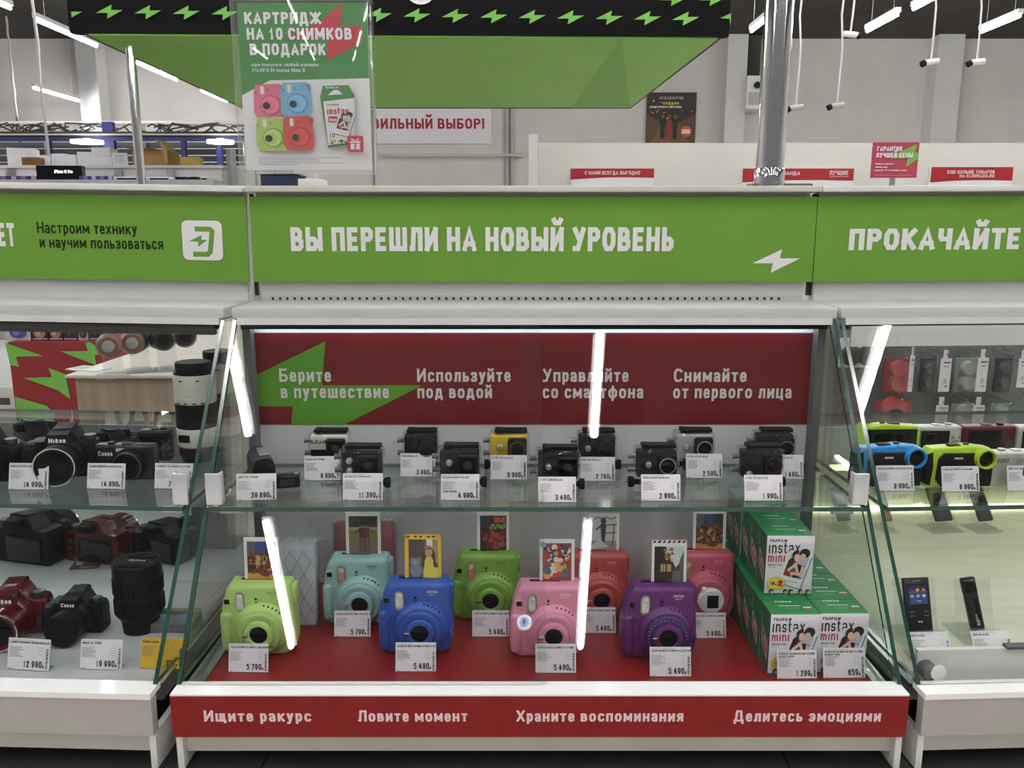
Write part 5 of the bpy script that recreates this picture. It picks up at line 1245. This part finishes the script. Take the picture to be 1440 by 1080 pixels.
def compact_camera(px, py, M, z, wpx, hpx, lab, col, rz=0.0, back=False, word=None, lens_r=0.42, front=None, metal=0.0, lens_x=0.12, tilt=0):
    p = spot(px, py, M, z); k = mpp(M @ p); w = wpx * k; h = hpx * k
    t = thing('compact_camera', lab, 'camera', M @ Matrix.Translation(p) @ Matrix.Rotation(R(rz + (180 if back else 0)), 4, 'Z'), 'compact cameras in the showcases')
    B = mat('compact_%d_%d_%d' % col, col, 0.35, metal, noise=0.06)
    b = MB().box((0, 0, h / 2), (w, 0.026, h), 0.005, seg=3).build('camera_body', B, t, 50)
    MB().box((w * 0.02, 0.0138, h * 0.48) if not back else (w * 0.10, 0.0138, h * 0.50), (w * 0.62, 0.003, h * 0.74), 0.001).build('rear_screen', GLOSSB, t)
    m = MB(); xb = -w * 0.37
    m.lathe((xb, 0.012, h * 0.45), (xb, 0.0152, h * 0.45), [(0, 0.0085), (0.8, 0.0085), (1, 0.0075)], 20)
    for dx, dz in ((-0.006, 0.20), (0.006, 0.20), (-0.006, -0.22), (0.006, -0.22)): m.cyl((xb + dx, 0.012, h * (0.45 + dz)), (xb + dx, 0.0146, h * (0.45 + dz)), 0.0028, 10)
    m.build('rear_buttons', mat('button_%d' % int(sum(col) > 300), (150, 148, 144) if sum(col) > 300 else (60, 60, 62), 0.4), t)
    MB().cyl((-w * 0.25, 0, h), (-w * 0.25, 0, h + 0.003), 0.006, 16).span(-w * 0.05, w * 0.1, -0.006, 0.006, h, h + 0.0016).build('top_buttons', BLACK if sum(col) < 200 else SILVER, t)
    xl = w * lens_x
    l = MB().lathe((xl, -0.012, h * 0.48), (xl, -0.030, h * 0.48), [(0, h * lens_r), (0.3, h * lens_r), (0.32, h * lens_r * 0.9), (1, h * lens_r * 0.86), (1, h * lens_r * 0.6), (0.7, h * lens_r * 0.5)], 36, caps=False).build('lens_barrel', BLACK if sum(col) < 300 else mat('lens_silver', (170, 168, 166), 0.3, 0.6), t, 35)
    MB().lathe((xl, -0.0295, h * 0.48), (xl, -0.0312, h * 0.48), [(0, h * lens_r * 0.86), (1, h * lens_r * 0.86), (1, h * lens_r * 0.79)], 36, caps=False).build('lens_ring', mat('ring_dim', (120, 120, 122), 0.2, 0.9), l)
    MB().lathe((xl, -0.024, h * 0.48), (xl, -0.0262, h * 0.48), [(0, h * lens_r * 0.55), (1, h * lens_r * 0.4)], 28).build('lens_glass', LENSG, l)
    MB().span(-w * 0.12, w * 0.02, -0.0138, -0.0125, h * 0.82, h * 0.92, 0.0004).build('flash_window', mat('flash_lens_216', (216, 214, 206), 0.12, 0.55), t)
    if word: lettering(word, w * 0.24, h * 0.13, b, Matrix.Translation((-w * 0.30, -0.0133, h * 0.70)), (214, 214, 214) if sum(col) < 300 else (110, 108, 106))
    return t
bridge_camera(-14, 674, ML, SHZ, 92, 'big black camera cut by the picture edge on the upper shelf', rz=8)
bridge_camera(52, 650, ML, SHZ, 78, 'black camera turned away, lens ring showing past its side, rear of upper shelf', rz=142)
bridge_camera(97, 667, ML, SHZ, 90, 'black camera with a chrome-ringed lens and white lettering on the upper shelf', rz=11, word='Nikon')
bridge_camera(160, 652, ML, SHZ, 64, 'black camera seen from behind against the wood counter', rz=152, chrome=True)
compact_camera(181, 672, ML, SHZ, 82, 50, 'black compact camera with large dark lens and white lettering', (14, 14, 15), rz=2, word='Canon', lens_r=0.46)
compact_camera(222, 646, ML, SHZ, 44, 44, 'small black compact seen from behind beside the white lens', (13, 13, 14), rz=4, back=True)
def tele_lens(px, py, M, z, wpx, hpx, lab, rz=0.0):
    p = spot(px, py, M, z); k = mpp(M @ p); r = wpx * k / 2; h = hpx * k * 1.02; p.y += r
    t = thing('telephoto_lens', lab, 'lens', M @ Matrix.Translation(p) @ Matrix.Rotation(R(rz), 4, 'Z'), 'white lenses on the upper shelf')
    WL = mat('lens_white', (206, 202, 192), 0.4, noise=0.03)
    def ring(z0, z1, prof, m, n, par=t): return MB().lathe((0, 0, h * z0), (0, 0, h * z1), [(a, r * b) for a, b in prof], 44).build(n, m, par, 35)
    ring(0.0, 0.055, [(0, 0.80), (0.8, 0.82), (1, 0.86)], BLACK, 'mount_cap'); ring(0.055, 0.16, [(0, 0.88), (0.15, 0.90), (1, 0.92)], RUBBER, 'rear_band')
    b = ring(0.16, 0.345, [(0, 0.94), (0.05, 0.97), (0.95, 0.99), (1, 0.96)], WL, 'focus_barrel')
    g = MB()
    for i in range(30):
        zz = 0.35 + 0.24 * i / 30; g.lathe((0, 0, h * zz), (0, 0, h * (zz + 0.008)), [(0, r * 0.955), (0.2, r * 0.975), (0.7, r * 0.975), (1, r * 0.955)], 44, caps=False)
    g.lathe((0, 0, h * 0.345), (0, 0, h * 0.595), [(0, r * 0.955), (1, r * 0.965)], 44); g.build('zoom_ring', RUBBER, t, 30)
    f = ring(0.595, 0.885, [(0, 0.97), (0.04, 1.0), (0.22, 1.0), (0.225, 0.985), (0.6, 0.985), (0.605, 1.0), (0.92, 1.0), (1, 0.97)], WL, 'front_barrel')
    ring(0.885, 0.905, [(0, 0.96), (1, 0.98)], BLACK, 'front_rim'); ring(0.905, 1.0, [(0, 0.86), (0.85, 0.875), (1, 0.84)], RUBBER, 'lens_cap')
    MB().lathe((0, 0, h * 1.0), (0, 0, h * 1.004), [(0, r * 0.8), (1, r * 0.74), (1, r * 0.7)], 40).build('cap_disc', BLACK, t)
    a = R(-118); w = MB().box((0, 0, 0), (r * 0.6, 0.002, h * 0.075), 0.0004)
    q = Matrix.Rotation(R(-22), 4, 'Z') @ Matrix.Translation((-r * 0.1, -r * 0.985, h * 0.255))
    w.v = [tuple(q @ Vector(v)) for v in w.v]; w.build('distance_window', GLOSSB, b)
    q2 = Matrix.Rotation(R(10), 4, 'Z') @ Matrix.Translation((r * 0.2, -r * 1.0, h * 0.25)); w = MB().box((0, 0, 0), (r * 0.4, 0.0025, h * 0.09), 0.0006); w.v = [tuple(q2 @ Vector(v)) for v in w.v]; w.build('switch_plate', WL, b)
    m = MB()
    for i, an in enumerate((-40, -16, 8, 30, -28, 20)):
        q3 = Matrix.Rotation(R(an), 4, 'Z') @ Matrix.Translation((0, -r * 1.003, h * (0.61 if i < 4 else 0.835))); n0 = len(m.v); m.box((0, 0, 0), (r * 0.16, 0.0006, h * 0.012)); m.v[n0:] = [tuple(q3 @ Vector(v)) for v in m.v[n0:]]
    m.build('engraved_marks', BLACK, f, smooth=0)
    MB().lathe((0, 0, h * 0.15), (0, 0, h * 0.158), [(0, r * 0.935), (1, r * 0.935)], 40).build('red_ring', mat('ring_red', (160, 30, 34), 0.4), t)
    return t
tele_lens(269, 653, ML, SHZ, 57, 139, 'white telephoto lens with black grip bands standing by the glass edge', 10)
tele_lens(306, 636, ML, SHZ, 50, 138, 'white telephoto lens standing behind, seen through the two glass edges', -8)
# lower floor of the left showcase
bridge_camera(44, 786, ML, FLZ, 98, 'large black camera seen from behind on the showcase floor', rz=168, tall=0.9)
bridge_camera(140, 786, ML, FLZ, 88, 'glossy dark red camera seen from behind on the showcase floor', (74, 8, 16), rz=170, gloss=True, tall=0.86)
bridge_camera(230, 785, ML, FLZ, 84, 'black camera with rounded hump seen from behind, near the grey block', rz=160, tall=0.84)
bridge_camera(26, 886, ML, FLZ, 92, 'glossy dark red camera with chrome-ringed lens cut by the picture edge', (84, 10, 20), rz=7, word='Nikon', gloss=True)
bridge_camera(114, 884, ML, FLZ, 76, 'black capped camera with white lettering beside the standing black lens', rz=0, word='Canon', cap=True, chrome=False)
p = spot(187, 896, ML, FLZ); k = mpp(ML @ p); r = 33 * k; h = 96 * k * 1.08; p.y += r * 0.8
t = thing('zoom_lens', 'big black zoom lens standing upright on the showcase floor', 'lens', ML @ Matrix.Translation(p))
MB().lathe((0, 0, 0), (0, 0, h * 0.2), [(0, r * 0.72), (0.7, r * 0.76), (1, r * 0.8)], 44).build('rear_cap', RUBBER, t)
m = MB().lathe((0, 0, h * 0.2), (0, 0, h * 0.96), [(0, r * 0.8), (0.08, r * 0.96), (0.45, r * 0.98), (0.47, r * 0.95), (0.5, r * 0.98), (1, r * 1.0)], 48)
b = m.build('lens_barrel', BLACK, t, 35)
g = MB()
for i in range(40):
    a = 2 * math.pi * i / 40
    for z0, z1 in ((0.30, 0.48), (0.58, 0.78)): n0 = len(g.v); g.box((0, -r * 1.0, h * (z0 + z1) / 2), (r * 0.09, 0.0016, h * (z1 - z0))); q = Matrix.Rotation(a, 4, 'Z'); g.v[n0:] = [tuple(q @ Vector(v)) for v in g.v[n0:]]
g.build('grip_ribs', RUBBER, b, smooth=0)
c = MB().lathe((0, 0, h * 0.96), (0, 0, h), [(0, r * 1.0), (0.6, r * 1.0), (1, r * 0.93), (1, r * 0.84), (0.6, r * 0.8)], 44).build('lens_cap', BLACK, t, 35)
MB().box((0, -r * 0.5, h * 0.99), (r * 1.1, r * 0.32, 0.003), 0.001).box((0, r * 0.5, h * 0.99), (r * 1.1, r * 0.32, 0.003), 0.001).build('cap_clips', RUBBER, c)
lettering('Nikon', r * 0.7, r * 0.2, c, Matrix.Translation((0, 0, h * 0.986)) @ Matrix.Rotation(R(-90), 4, 'X'), (170, 170, 170))
p = spot(118, 800, ML, FLZ); k = mpp(ML @ p)
t = thing('memory_card_pack', 'flat dark memory card pack lying before the red camera', 'card pack', ML @ Matrix.Translation(p) @ Matrix.Rotation(R(12), 4, 'Z'))
MB().box((0, 0.018, 0.0011), (0.052, 0.040, 0.0022), 0.0).build('pack_card', mat('pack_dark', (52, 50, 44), 0.4), t); MB().span(-0.024, 0.024, 0.030, 0.037, 0.0022, 0.0027).span(-0.008, 0.022, 0.0, 0.005, 0.0022, 0.0027).build('orange_band', mat('band_orange', (168, 116, 70), 0.5), t)
MB().span(-0.02, -0.008, 0.016, 0.028, 0.0022, 0.0028).build('label_patch', mat('patch_lime', (170, 172, 110), 0.5), t)
MB().tube([(-0.022, 0.034, 0.002), (-0.030, 0.040, 0.012), (-0.034, 0.044, 0.030), (-0.036, 0.046, 0.040)], 0.0006, 5).build('string', mat('pale_string', (190, 190, 190), 0.6), t)
p = spot(306, 772, ML, FLZ); k = mpp(ML @ p); p.x = min(p.x, CW / 2 - 0.055)
t = thing('grey_block', 'dark grey display block in the rear corner behind the glass edges', 'block', ML @ Matrix.Translation(p))
MB().loft([[(-0.042, 0, 0), (0.038, 0, 0), (0.038, 0.07, 0), (-0.042, 0.07, 0)], [(-0.048, -0.006, 0.088), (0.044, -0.006, 0.088), (0.044, 0.07, 0.088), (-0.048, 0.07, 0.088)]]).build('block_body', mat('block_grey', (84, 84, 86), 0.5), t, smooth=0)
MB().span(-0.046, 0.042, -0.006, 0.07, 0.088, 0.092).build('block_lid', mat('block_lid', (62, 62, 64), 0.4), t)
p = spot(262, 893, ML, FLZ); p.x = min(p.x, CW / 2 - 0.062)
t = thing('flat_pack', 'flat open pack with blue diamond shapes behind the yellow tag', 'package', ML @ Matrix.Translation(p) @ Matrix.Rotation(R(3), 4, 'Z'))
MB().box((0, 0.03, 0.008), (0.074, 0.05, 0.016), 0.001).build('pack_tray', mat('tray_grey', (108, 108, 104), 0.5), t)
m = MB()
for x in (-0.016, 0.016): m.add([(x - 0.014, 0.03, 0.0163), (x, 0.012, 0.0163), (x + 0.014, 0.03, 0.0163), (x, 0.047, 0.0163)], [[0, 1, 2, 3]])
m.build('blue_diamonds', mat('diamond_blue', (92, 126, 160), 0.4), t, smooth=0); MB().span(-0.036, 0.036, 0.05, 0.054, 0.016, 0.022).build('pack_rim', mat('rim_cream', (190, 186, 160), 0.5), t)
p = spot(58, 908, ML, FLZ)
t = thing('crumpled_wrapper', 'crumpled clear film wrapper in front of the red camera', 'wrapper', ML @ Matrix.Translation(p))
n = 9; vs = []; fs = []
for i in range(n):
    for j in range(4): vs.append((-0.042 + 0.084 * i / (n - 1), j * 0.012, 0.001 + random.uniform(0.0, 0.012)))
for i in range(n - 1):
    for j in range(3): fs.append([i * 4 + j, (i + 1) * 4 + j, (i + 1) * 4 + j + 1, i * 4 + j + 1])
MB().add(vs, fs).build('wrapper_film', BAGGY, t, smooth=0); MB().span(-0.03, 0.03, 0.006, 0.012, 0, 0.001).build('wrapper_seam', BAGGY, t)
for x0, x1, yb, z, pr, n1, lab, pap, rz in ((12, 67, 689, SHZ, '14 990', 'NIKON COOLPIX B500 BLACK', 'white price tag under the chrome-ringed black camera', None, 2), (122, 175, 688, SHZ, '14 990', 'CANON POWERSHOT SX720 BLACK', 'white price tag under the black compact with large lens', None, 1), (217, 270, 688, SHZ, '75 990', 'CANON EF 70-200MM F4L IS USM', 'white price tag before the white telephoto lens', None, 1),
        (8, 70, 943, FLZ, '12 990', 'CANON POWERSHOT SX430 IS BLACK', 'white price tag below the glossy red camera', None, -4), (112, 171, 942, FLZ, '19 990', 'NIKON 18-105MM', 'white price tag below the black capped camera', None, 0), (197, 257, 941, FLZ, '231', 'DICOM ALBUM', 'yellow price tag by the two glass edges', (226, 180, 50), 0)):
    price_tag(x0, x1, yb, ML, z, pr, n1, lab, rz, pap)

# ================================================================ right showcase
def tough_camera(px, py, wpx, col, lab, rz=0.0, back=False, z=SHZ):
    p = spot(px, py, MR, z); w = wpx * mpp(MR @ p); h = w * 0.62
    t = thing('tough_camera', lab, 'camera', MR @ Matrix.Translation(p) @ Matrix.Rotation(R(rz + (180 if back else 0)), 4, 'Z'), 'tough cameras on the shelf')
    B = mat('tough_%d_%d_%d' % col, col, 0.35, noise=0.04)
    o = [(-w * .46, 0), (w * .46, 0), (w * .5, h * .12), (w * .5, h * .80), (w * .44, h * .93), (w * .12, h * 1.0), (-w * .12, h * .97), (-w * .44, h * .94), (-w * .5, h * .82), (-w * .5, h * .12)]
    b = MB().prism(o, -0.013, 0.014, 0, 0.004).build('colour_shell', B, t, 45)
    f = [(-w * .28, h * .02), (w * .455, h * .02), (w * .47, h * .2), (w * .47, h * .66), (w * .30, h * .84), (-w * .26, h * .84), (-w * .34, h * .7), (-w * .36, h * .2)]
    MB().prism(f, -0.0175, -0.012, 0, 0.002).build('front_plate', mat('tough_black', (17, 17, 18), 0.4, spec=0.25), t, 45)
    MB().prism([(-w * .52, h * .1), (-w * .43, h * .04), (-w * .40, h * .5), (-w * .42, h * .86), (-w * .51, h * .8)], -0.015, 0.012, 0, 0.002).build('side_grip', RUBBER, t, 45)
    l = MB().lathe((w * .33, -0.012, h * .72), (w * .33, -0.026, h * .72), [(0, h * .27), (0.3, h * .26), (1, h * .235), (1, h * .20), (0.6, h * .19)], 36, caps=False).build('lens_collar', B, t, 35)
    MB().lathe((w * .33, -0.0165, h * .72), (w * .33, -0.0225, h * .72), [(0, h * .20), (0.5, h * .17), (1, h * .10)], 32).build('lens_glass', LENSG, l)
    MB().span(-w * .12, w * .01, -0.0182, -0.017, h * .70, h * .745).build('flash_bar', mat('flash_lens_216', (216, 214, 206), 0.12, 0.55), t)
    A = Art((0, 10, 30, 0), (-w * .12, h * .42, w * .10, h * .54), 0.0001); A.text('XP', 0, 10, 10, (92, 96, 100), 30, 0.14); A.build('model_lettering', PAPER, t, -0.0177)
    MB().span(-w * .16, w * .02, -0.006, 0.006, h * .96, h * 1.01, 0.001).cyl((w * .12, 0, h * .98), (w * .12, 0, h * 1.03), 0.0045, 14).build('top_buttons', BLACK, t)
    MB().box((0, 0.0145, h * .47), (w * .86, 0.003, h * .80), 0.001).build('rear_panel', mat('tough_black', (17, 17, 18), 0.4, spec=0.25), t); MB().box((w * .08, 0.0165, h * .48), (w * .62, 0.002, h * .70), 0.0006).build('rear_screen', GLOSSB, t)
tough_camera(1244, 681, 96, (42, 140, 206), 'blue rimmed tough camera with black front by the glass edge', 2)
tough_camera(1341, 681, 94, (182, 214, 50), 'yellow green tough camera facing out with black front', -1)
tough_camera(1246, 644, 82, (182, 214, 50), 'yellow green tough camera seen from behind under the mirrored lamp', 0, True)
compact_camera(1420, 681, MR, SHZ, 72, 50, 'silver compact with pale lettering at the picture edge, front row', (196, 194, 184), rz=2, word='SONY', metal=0.4, lens_r=0.42, lens_x=0.22)
compact_camera(1313, 642, MR, SHZ, 64, 46, 'silver compact seen from behind with a dark screen', (206, 204, 194), back=True, metal=0.4)
compact_camera(1383, 642, MR, SHZ, 74, 46, 'dark red compact seen from behind in the rear row', (92, 22, 30), back=True)
compact_camera(1454, 642, MR, SHZ, 66, 46, 'silver compact seen from behind cut by the picture edge', (200, 196, 184), back=True, metal=0.4)
for x0, x1, yb, z, pr, n1, lab, rz in ((1233, 1286, 691, SHZ, '8 990', 'FUJIFILM FINEPIX XP120 SKY BLUE', 'white price tag under the blue rimmed tough camera', -1), (1325, 1378, 692, SHZ, '8 990', 'FUJIFILM FINEPIX XP120 LIME', 'white price tag under the yellow green tough camera', -1), (1417, 1470, 691, SHZ, '9 990', 'SONY DSC-W830 SILVER', 'white price tag cut by the picture edge on the upper shelf', -1),
        (1284, 1341, 931, FLZ, '6 990', 'SONY NW-E394', 'white price tag below the black music player', 0), (1372, 1428, 929, FLZ, '3 990', 'SONY NWZ-B183F', 'white price tag below the black stick player', 0)):
    price_tag(x0, x1, yb, MR, z + (0.0 if z > 1 else 0.0), pr, n1, lab, rz, tilt=14 if z > 1 else 30)
def easel(t, w, h, lean):
    T = Matrix.Rotation(R(-lean), 4, 'X'); m = MB().box((0, 0.004, h / 2 + 0.012), (w, 0.003, h)).box((0, -0.006, 0.012), (w, 0.02, 0.003)).box((0, -0.014, 0.016), (w, 0.003, 0.010))
    m.v = [tuple(T @ Vector(v)) for v in m.v]; m.box((0, 0.02, 0.0015), (w, 0.07, 0.003)); m.build('clear_easel', CLEAR, t, smooth=0); return T
p = spot(1293, 903, MR, FLZ); k = mpp(MR @ p)
t = thing('music_player', 'black music player with lit colour screen on a clear stand', 'music player', MR @ Matrix.Translation(p) @ Matrix.Rotation(R(3), 4, 'Z'))
T = easel(t, 0.07, 0.09, 18); w = 0.043; h = 0.088
def tilted(mb): mb.v = [tuple(T @ Vector(v)) for v in mb.v]; return mb
b = tilted(MB().box((0, -0.003, 0.0145 + h / 2), (w, 0.008, h), 0.002)).build('player_body', mat('player_black', (22, 22, 24), 0.35), t, 50)
A = Art((0, 110, 52, 0), (-w / 2, 0.0145, w / 2, 0.0145 + h), 0.0001)
A.text('SONY', 18, 8, 3.6, (130, 130, 134), 35, 0.2); A.rect(4, 12, 48, 54, (14, 14, 18)); A.rect(8, 16, 45, 52, (58, 82, 140)); A.rect(8, 16, 45, 26, (34, 44, 80)); A.rect(8, 26, 45, 30, (120, 86, 100)); 
for x, y, c in ((14, 24, (80, 60, 140)), (26, 24, (236, 180, 70)), (38, 24, (220, 110, 130)), (14, 36, (150, 190, 220)), (26, 36, (170, 200, 226)), (38, 36, (226, 230, 236))): A.ell(x, y, 3.6, 3, c, 10, x == 14)
A.rect(22, 45, 32, 46.5, (200, 210, 226))
for x, y in ((11, 66), (11, 74), (40, 66), (40, 74)): A.rect(x - 5, y, x + 5, y + 1.6, (120, 120, 124), x == 11 and y == 66)
A.poly([(22, 84), (26, 86.5), (22, 89)], (200, 200, 204)); A.poly([(27, 84), (31, 86.5), (27, 89)], (200, 200, 204), False)
A.build('player_face', PAPER, b, -0.0072, T)
p = spot(1374, 900, MR, FLZ)
t = thing('stick_player', 'slim black stick player leaning on a clear stand', 'music player', MR @ Matrix.Translation(p) @ Matrix.Rotation(R(-2), 4, 'Z'))
T = easel(t, 0.06, 0.085, 18); Q = T @ Matrix.Translation((0, -0.004, 0.0165)) @ Matrix.Rotation(R(-8), 4, 'Y')
def q_(mb): mb.v = [tuple(Q @ Vector(v)) for v in mb.v]; return mb
b = q_(MB().box((0, 0, 0.042), (0.021, 0.010, 0.084), 0.002)).build('player_body', mat('player_black', (22, 22, 24), 0.35), t, 50)
q_(MB().box((0, 0, 0.0995 - 0.028), (0.0216, 0.0106, 0.026), 0.002)).build('player_cap', GLOSSB, t, 50)
q_(MB().box((0.004, -0.0052, 0.034), (0.005, 0.001, 0.034))).build('display_slot', GLOSSB, t)
A = Art((0, 10, 34, 0), (0, -0.006, 0.018, 0.0), 0.0001); A.text('SONY', 0, 9, 8, (190, 190, 194), 34, 0.2)
A.build('maker_lettering', PAPER, b, 0.0, Q @ Matrix.Translation((-0.002, -0.0053, 0.008)) @ Matrix.Rotation(R(-90), 4, 'Y'))
for px, col, w, lab in ((1252, (150, 116, 92), 0.020, 'tan fitness band on clear stand seen under the shelf edge'), (1331, (58, 58, 62), 0.042, 'dark wide fitness band on clear stand under the shelf edge'), (1390, (64, 66, 70), 0.034, 'dark fitness tracker with grey face on clear stand under the shelf'), (1190, (120, 122, 122), 0.03, 'grey fitness band seen through the side glass under the shelf')):
    p = spot(px, 748, MR, FLZ)
    if p.x < -CW / 2 + 0.05: p.x = -CW / 2 + 0.05
    t = thing('fitness_band', lab, 'fitness band', MR @ Matrix.Translation(p) @ Matrix.Rotation(R(8), 4, 'Z'), 'fitness bands at the back')
    T = Matrix.Rotation(R(-35), 4, 'X'); m = MB().box((0, 0.004, 0.055), (w * 1.6, 0.003, 0.10)); m.v = [tuple(T @ Vector(v)) for v in m.v]; m.box((0, 0.02, 0.0015), (w * 1.8, 0.06, 0.003)); m.build('clear_easel', CLEAR, t, smooth=0)
    m = MB().box((0, -0.004, 0.062), (w, 0.010, 0.078), 0.004, seg=3); m.v = [tuple(T @ Vector(v)) for v in m.v]; m.build('band_strap', mat('band_%d' % col[0], col, 0.5), t, 50)
    m = MB().box((0, -0.0095, 0.072), (w * 0.7, 0.003, 0.026), 0.001); m.v = [tuple(T @ Vector(v)) for v in m.v]; m.build('band_face', GLOSSB if col[0] < 100 else SILVER, t)

# ================================================================ poster stand on the middle showcase cap
SY = 1.53; SZ = 1.619
A, a_, b_ = wall_art(347, 4, 516, 239, SY, 0.0002)
mx = (a_.x + b_.x) / 2; w = (b_.x - a_.x) / 2
t = thing('poster_stand', 'clear acrylic poster stand with green and white sale poster on the showcase cap', 'poster stand', Matrix.Translation((mx, SY, SZ)))
m = MB().box((0, 0.0, (a_.z + b_.z) / 2 - SZ), (2 * w + 0.016, 0.040, b_.z - a_.z + 0.014), 0.004, seg=2)
m.build('acrylic_case', CLEAR, t)
x = at(439, 255, SY).x - mx
MB().span(x - 0.021, x + 0.021, -0.02, 0.03, 0, 0.0125, 0.001).span(x - 0.008, x + 0.008, 0, 0.008, 0.0125, a_.z - SZ - 0.005).build('stand_foot', WHITE, t)
PG = (66, 132, 62)
A.rect(347, 4, 516, 239, (228, 224, 228)); A.poly([(347, 4), (516, 4), (516, 108), (385, 111), (347, 132)], PG)
A.poly([(484, 5), (480, 37), (508, 36), (508, 58), (461, 84), (464, 53), (406, 54), (455, 29)], (186, 46, 60))
A.text('КАРТРИДЖ', 356, 33, 16, (236, 232, 234), 456, 0.21); A.text('НА 10 СНИМКОВ', 358, 54.5, 16, (236, 232, 234), 495, 0.21); A.text('В ПОДАРОК', 361, 76, 16, (236, 232, 234), 460, 0.21)
A.text('при покупке любой камеры', 362.5, 91.5, 4.6, (222, 230, 222), 450, 0.13); A.text('FUJIFILM Instax Mini 9', 363, 99.5, 5, (222, 230, 222), 432, 0.15)
for x, y, c in ((362, 116, (216, 110, 136)), (398, 114, (120, 172, 206)), (364, 163, (172, 196, 104)), (400, 162, (206, 76, 70))):
    d = tuple(int(v * 0.82) for v in c); l = tuple(min(255, int(v * 1.1)) for v in c)
    A.poly([(x + 4, y + 1), (x + 36, y), (x + 40, y + 4), (x + 42, y + 40), (x + 39, y + 49), (x + 5, y + 49), (x, y + 40), (x + 1, y + 10)], c)
    A.ell(x + 23, y + 30, 14.5, 14.5, d, 24); A.ell(x + 22, y + 30, 12, 12, l, 24); A.ell(x + 19, y + 31, 8, 8, c, 22); A.ell(x + 17, y + 31, 5, 5, (24, 22, 26), 18)
    A.rrect(x + 10, y + 3.5, x + 15, y + 15, 2.2, (226, 220, 208)); A.rect(x + 3, y + 10, x + 6, y + 14, d); A.ell(x + 20, y + 8, 0.9, 0.9, (50, 40, 40), 8); A.ell(x + 20, y + 11, 0.9, 0.9, (50, 40, 40), 8); A.text('instax', x + 27, y + 6, 3, d, x + 36, 0.14); A.ell(x + 39, y + 7, 2.5, 4.5, d, 12)
A.poly([(452, 136), (456, 120), (490, 119), (497, 133), (494, 202), (460, 208)], PG); A.poly([(462, 133), (470, 126), (476, 126), (482, 132)], (228, 224, 228)); A.poly([(456, 142), (498, 137), (494, 199), (460, 204)], (226, 222, 226))
A.text('FUJIFILM', 459, 124, 2.8, (220, 230, 222), 476, 0.2); A.rect(478, 120.5, 484, 124, (200, 70, 70)); A.text('FUJIFILM', 461, 148, 2.4, (40, 40, 42), 476, 0.2); A.text('instax', 460.5, 160, 9.5, (196, 44, 56), 489, 0.16); A.rect(462, 163, 474, 171.5, (196, 44, 56)); A.text('mini', 463.5, 170, 5, (232, 226, 228), 473, 0.18)
couple(A, 477, 158, 0.42); A.text('10', 463, 193, 5.5, (40, 40, 42), 470, 0.14); A.blobs(462, 195, 486, 204, 14, [(90, 60, 50), (200, 170, 90), (60, 50, 50), (206, 176, 156)], 1, 2.4)
A.rrect(486, 191, 507.5, 214.5, 3, (190, 44, 60)); A.rect(489.5, 199, 504, 201, (236, 226, 228)); A.rect(490.5, 202, 495.8, 210.5, (236, 226, 228), False); A.rect(497.6, 202, 503, 210.5, (236, 226, 228), False); A.line([(493, 198), (492, 195), (496.5, 198), (501, 195), (500, 198)], 1.1, (236, 226, 228))
for k in range(5): bars(A, 367, 222 + k * 2.5, 1, 1, 140 if k < 4 else 60, (150, 146, 150), 0.9)
pp = MB().span(-w, w, -0.0006, 0.0004, a_.z - SZ, b_.z - SZ).build('poster_sheet', BOXW, t)
A.build('poster_print', PAPER, pp, -0.0011 - 0.0, Matrix.Translation((-mx, 0, -SZ)))
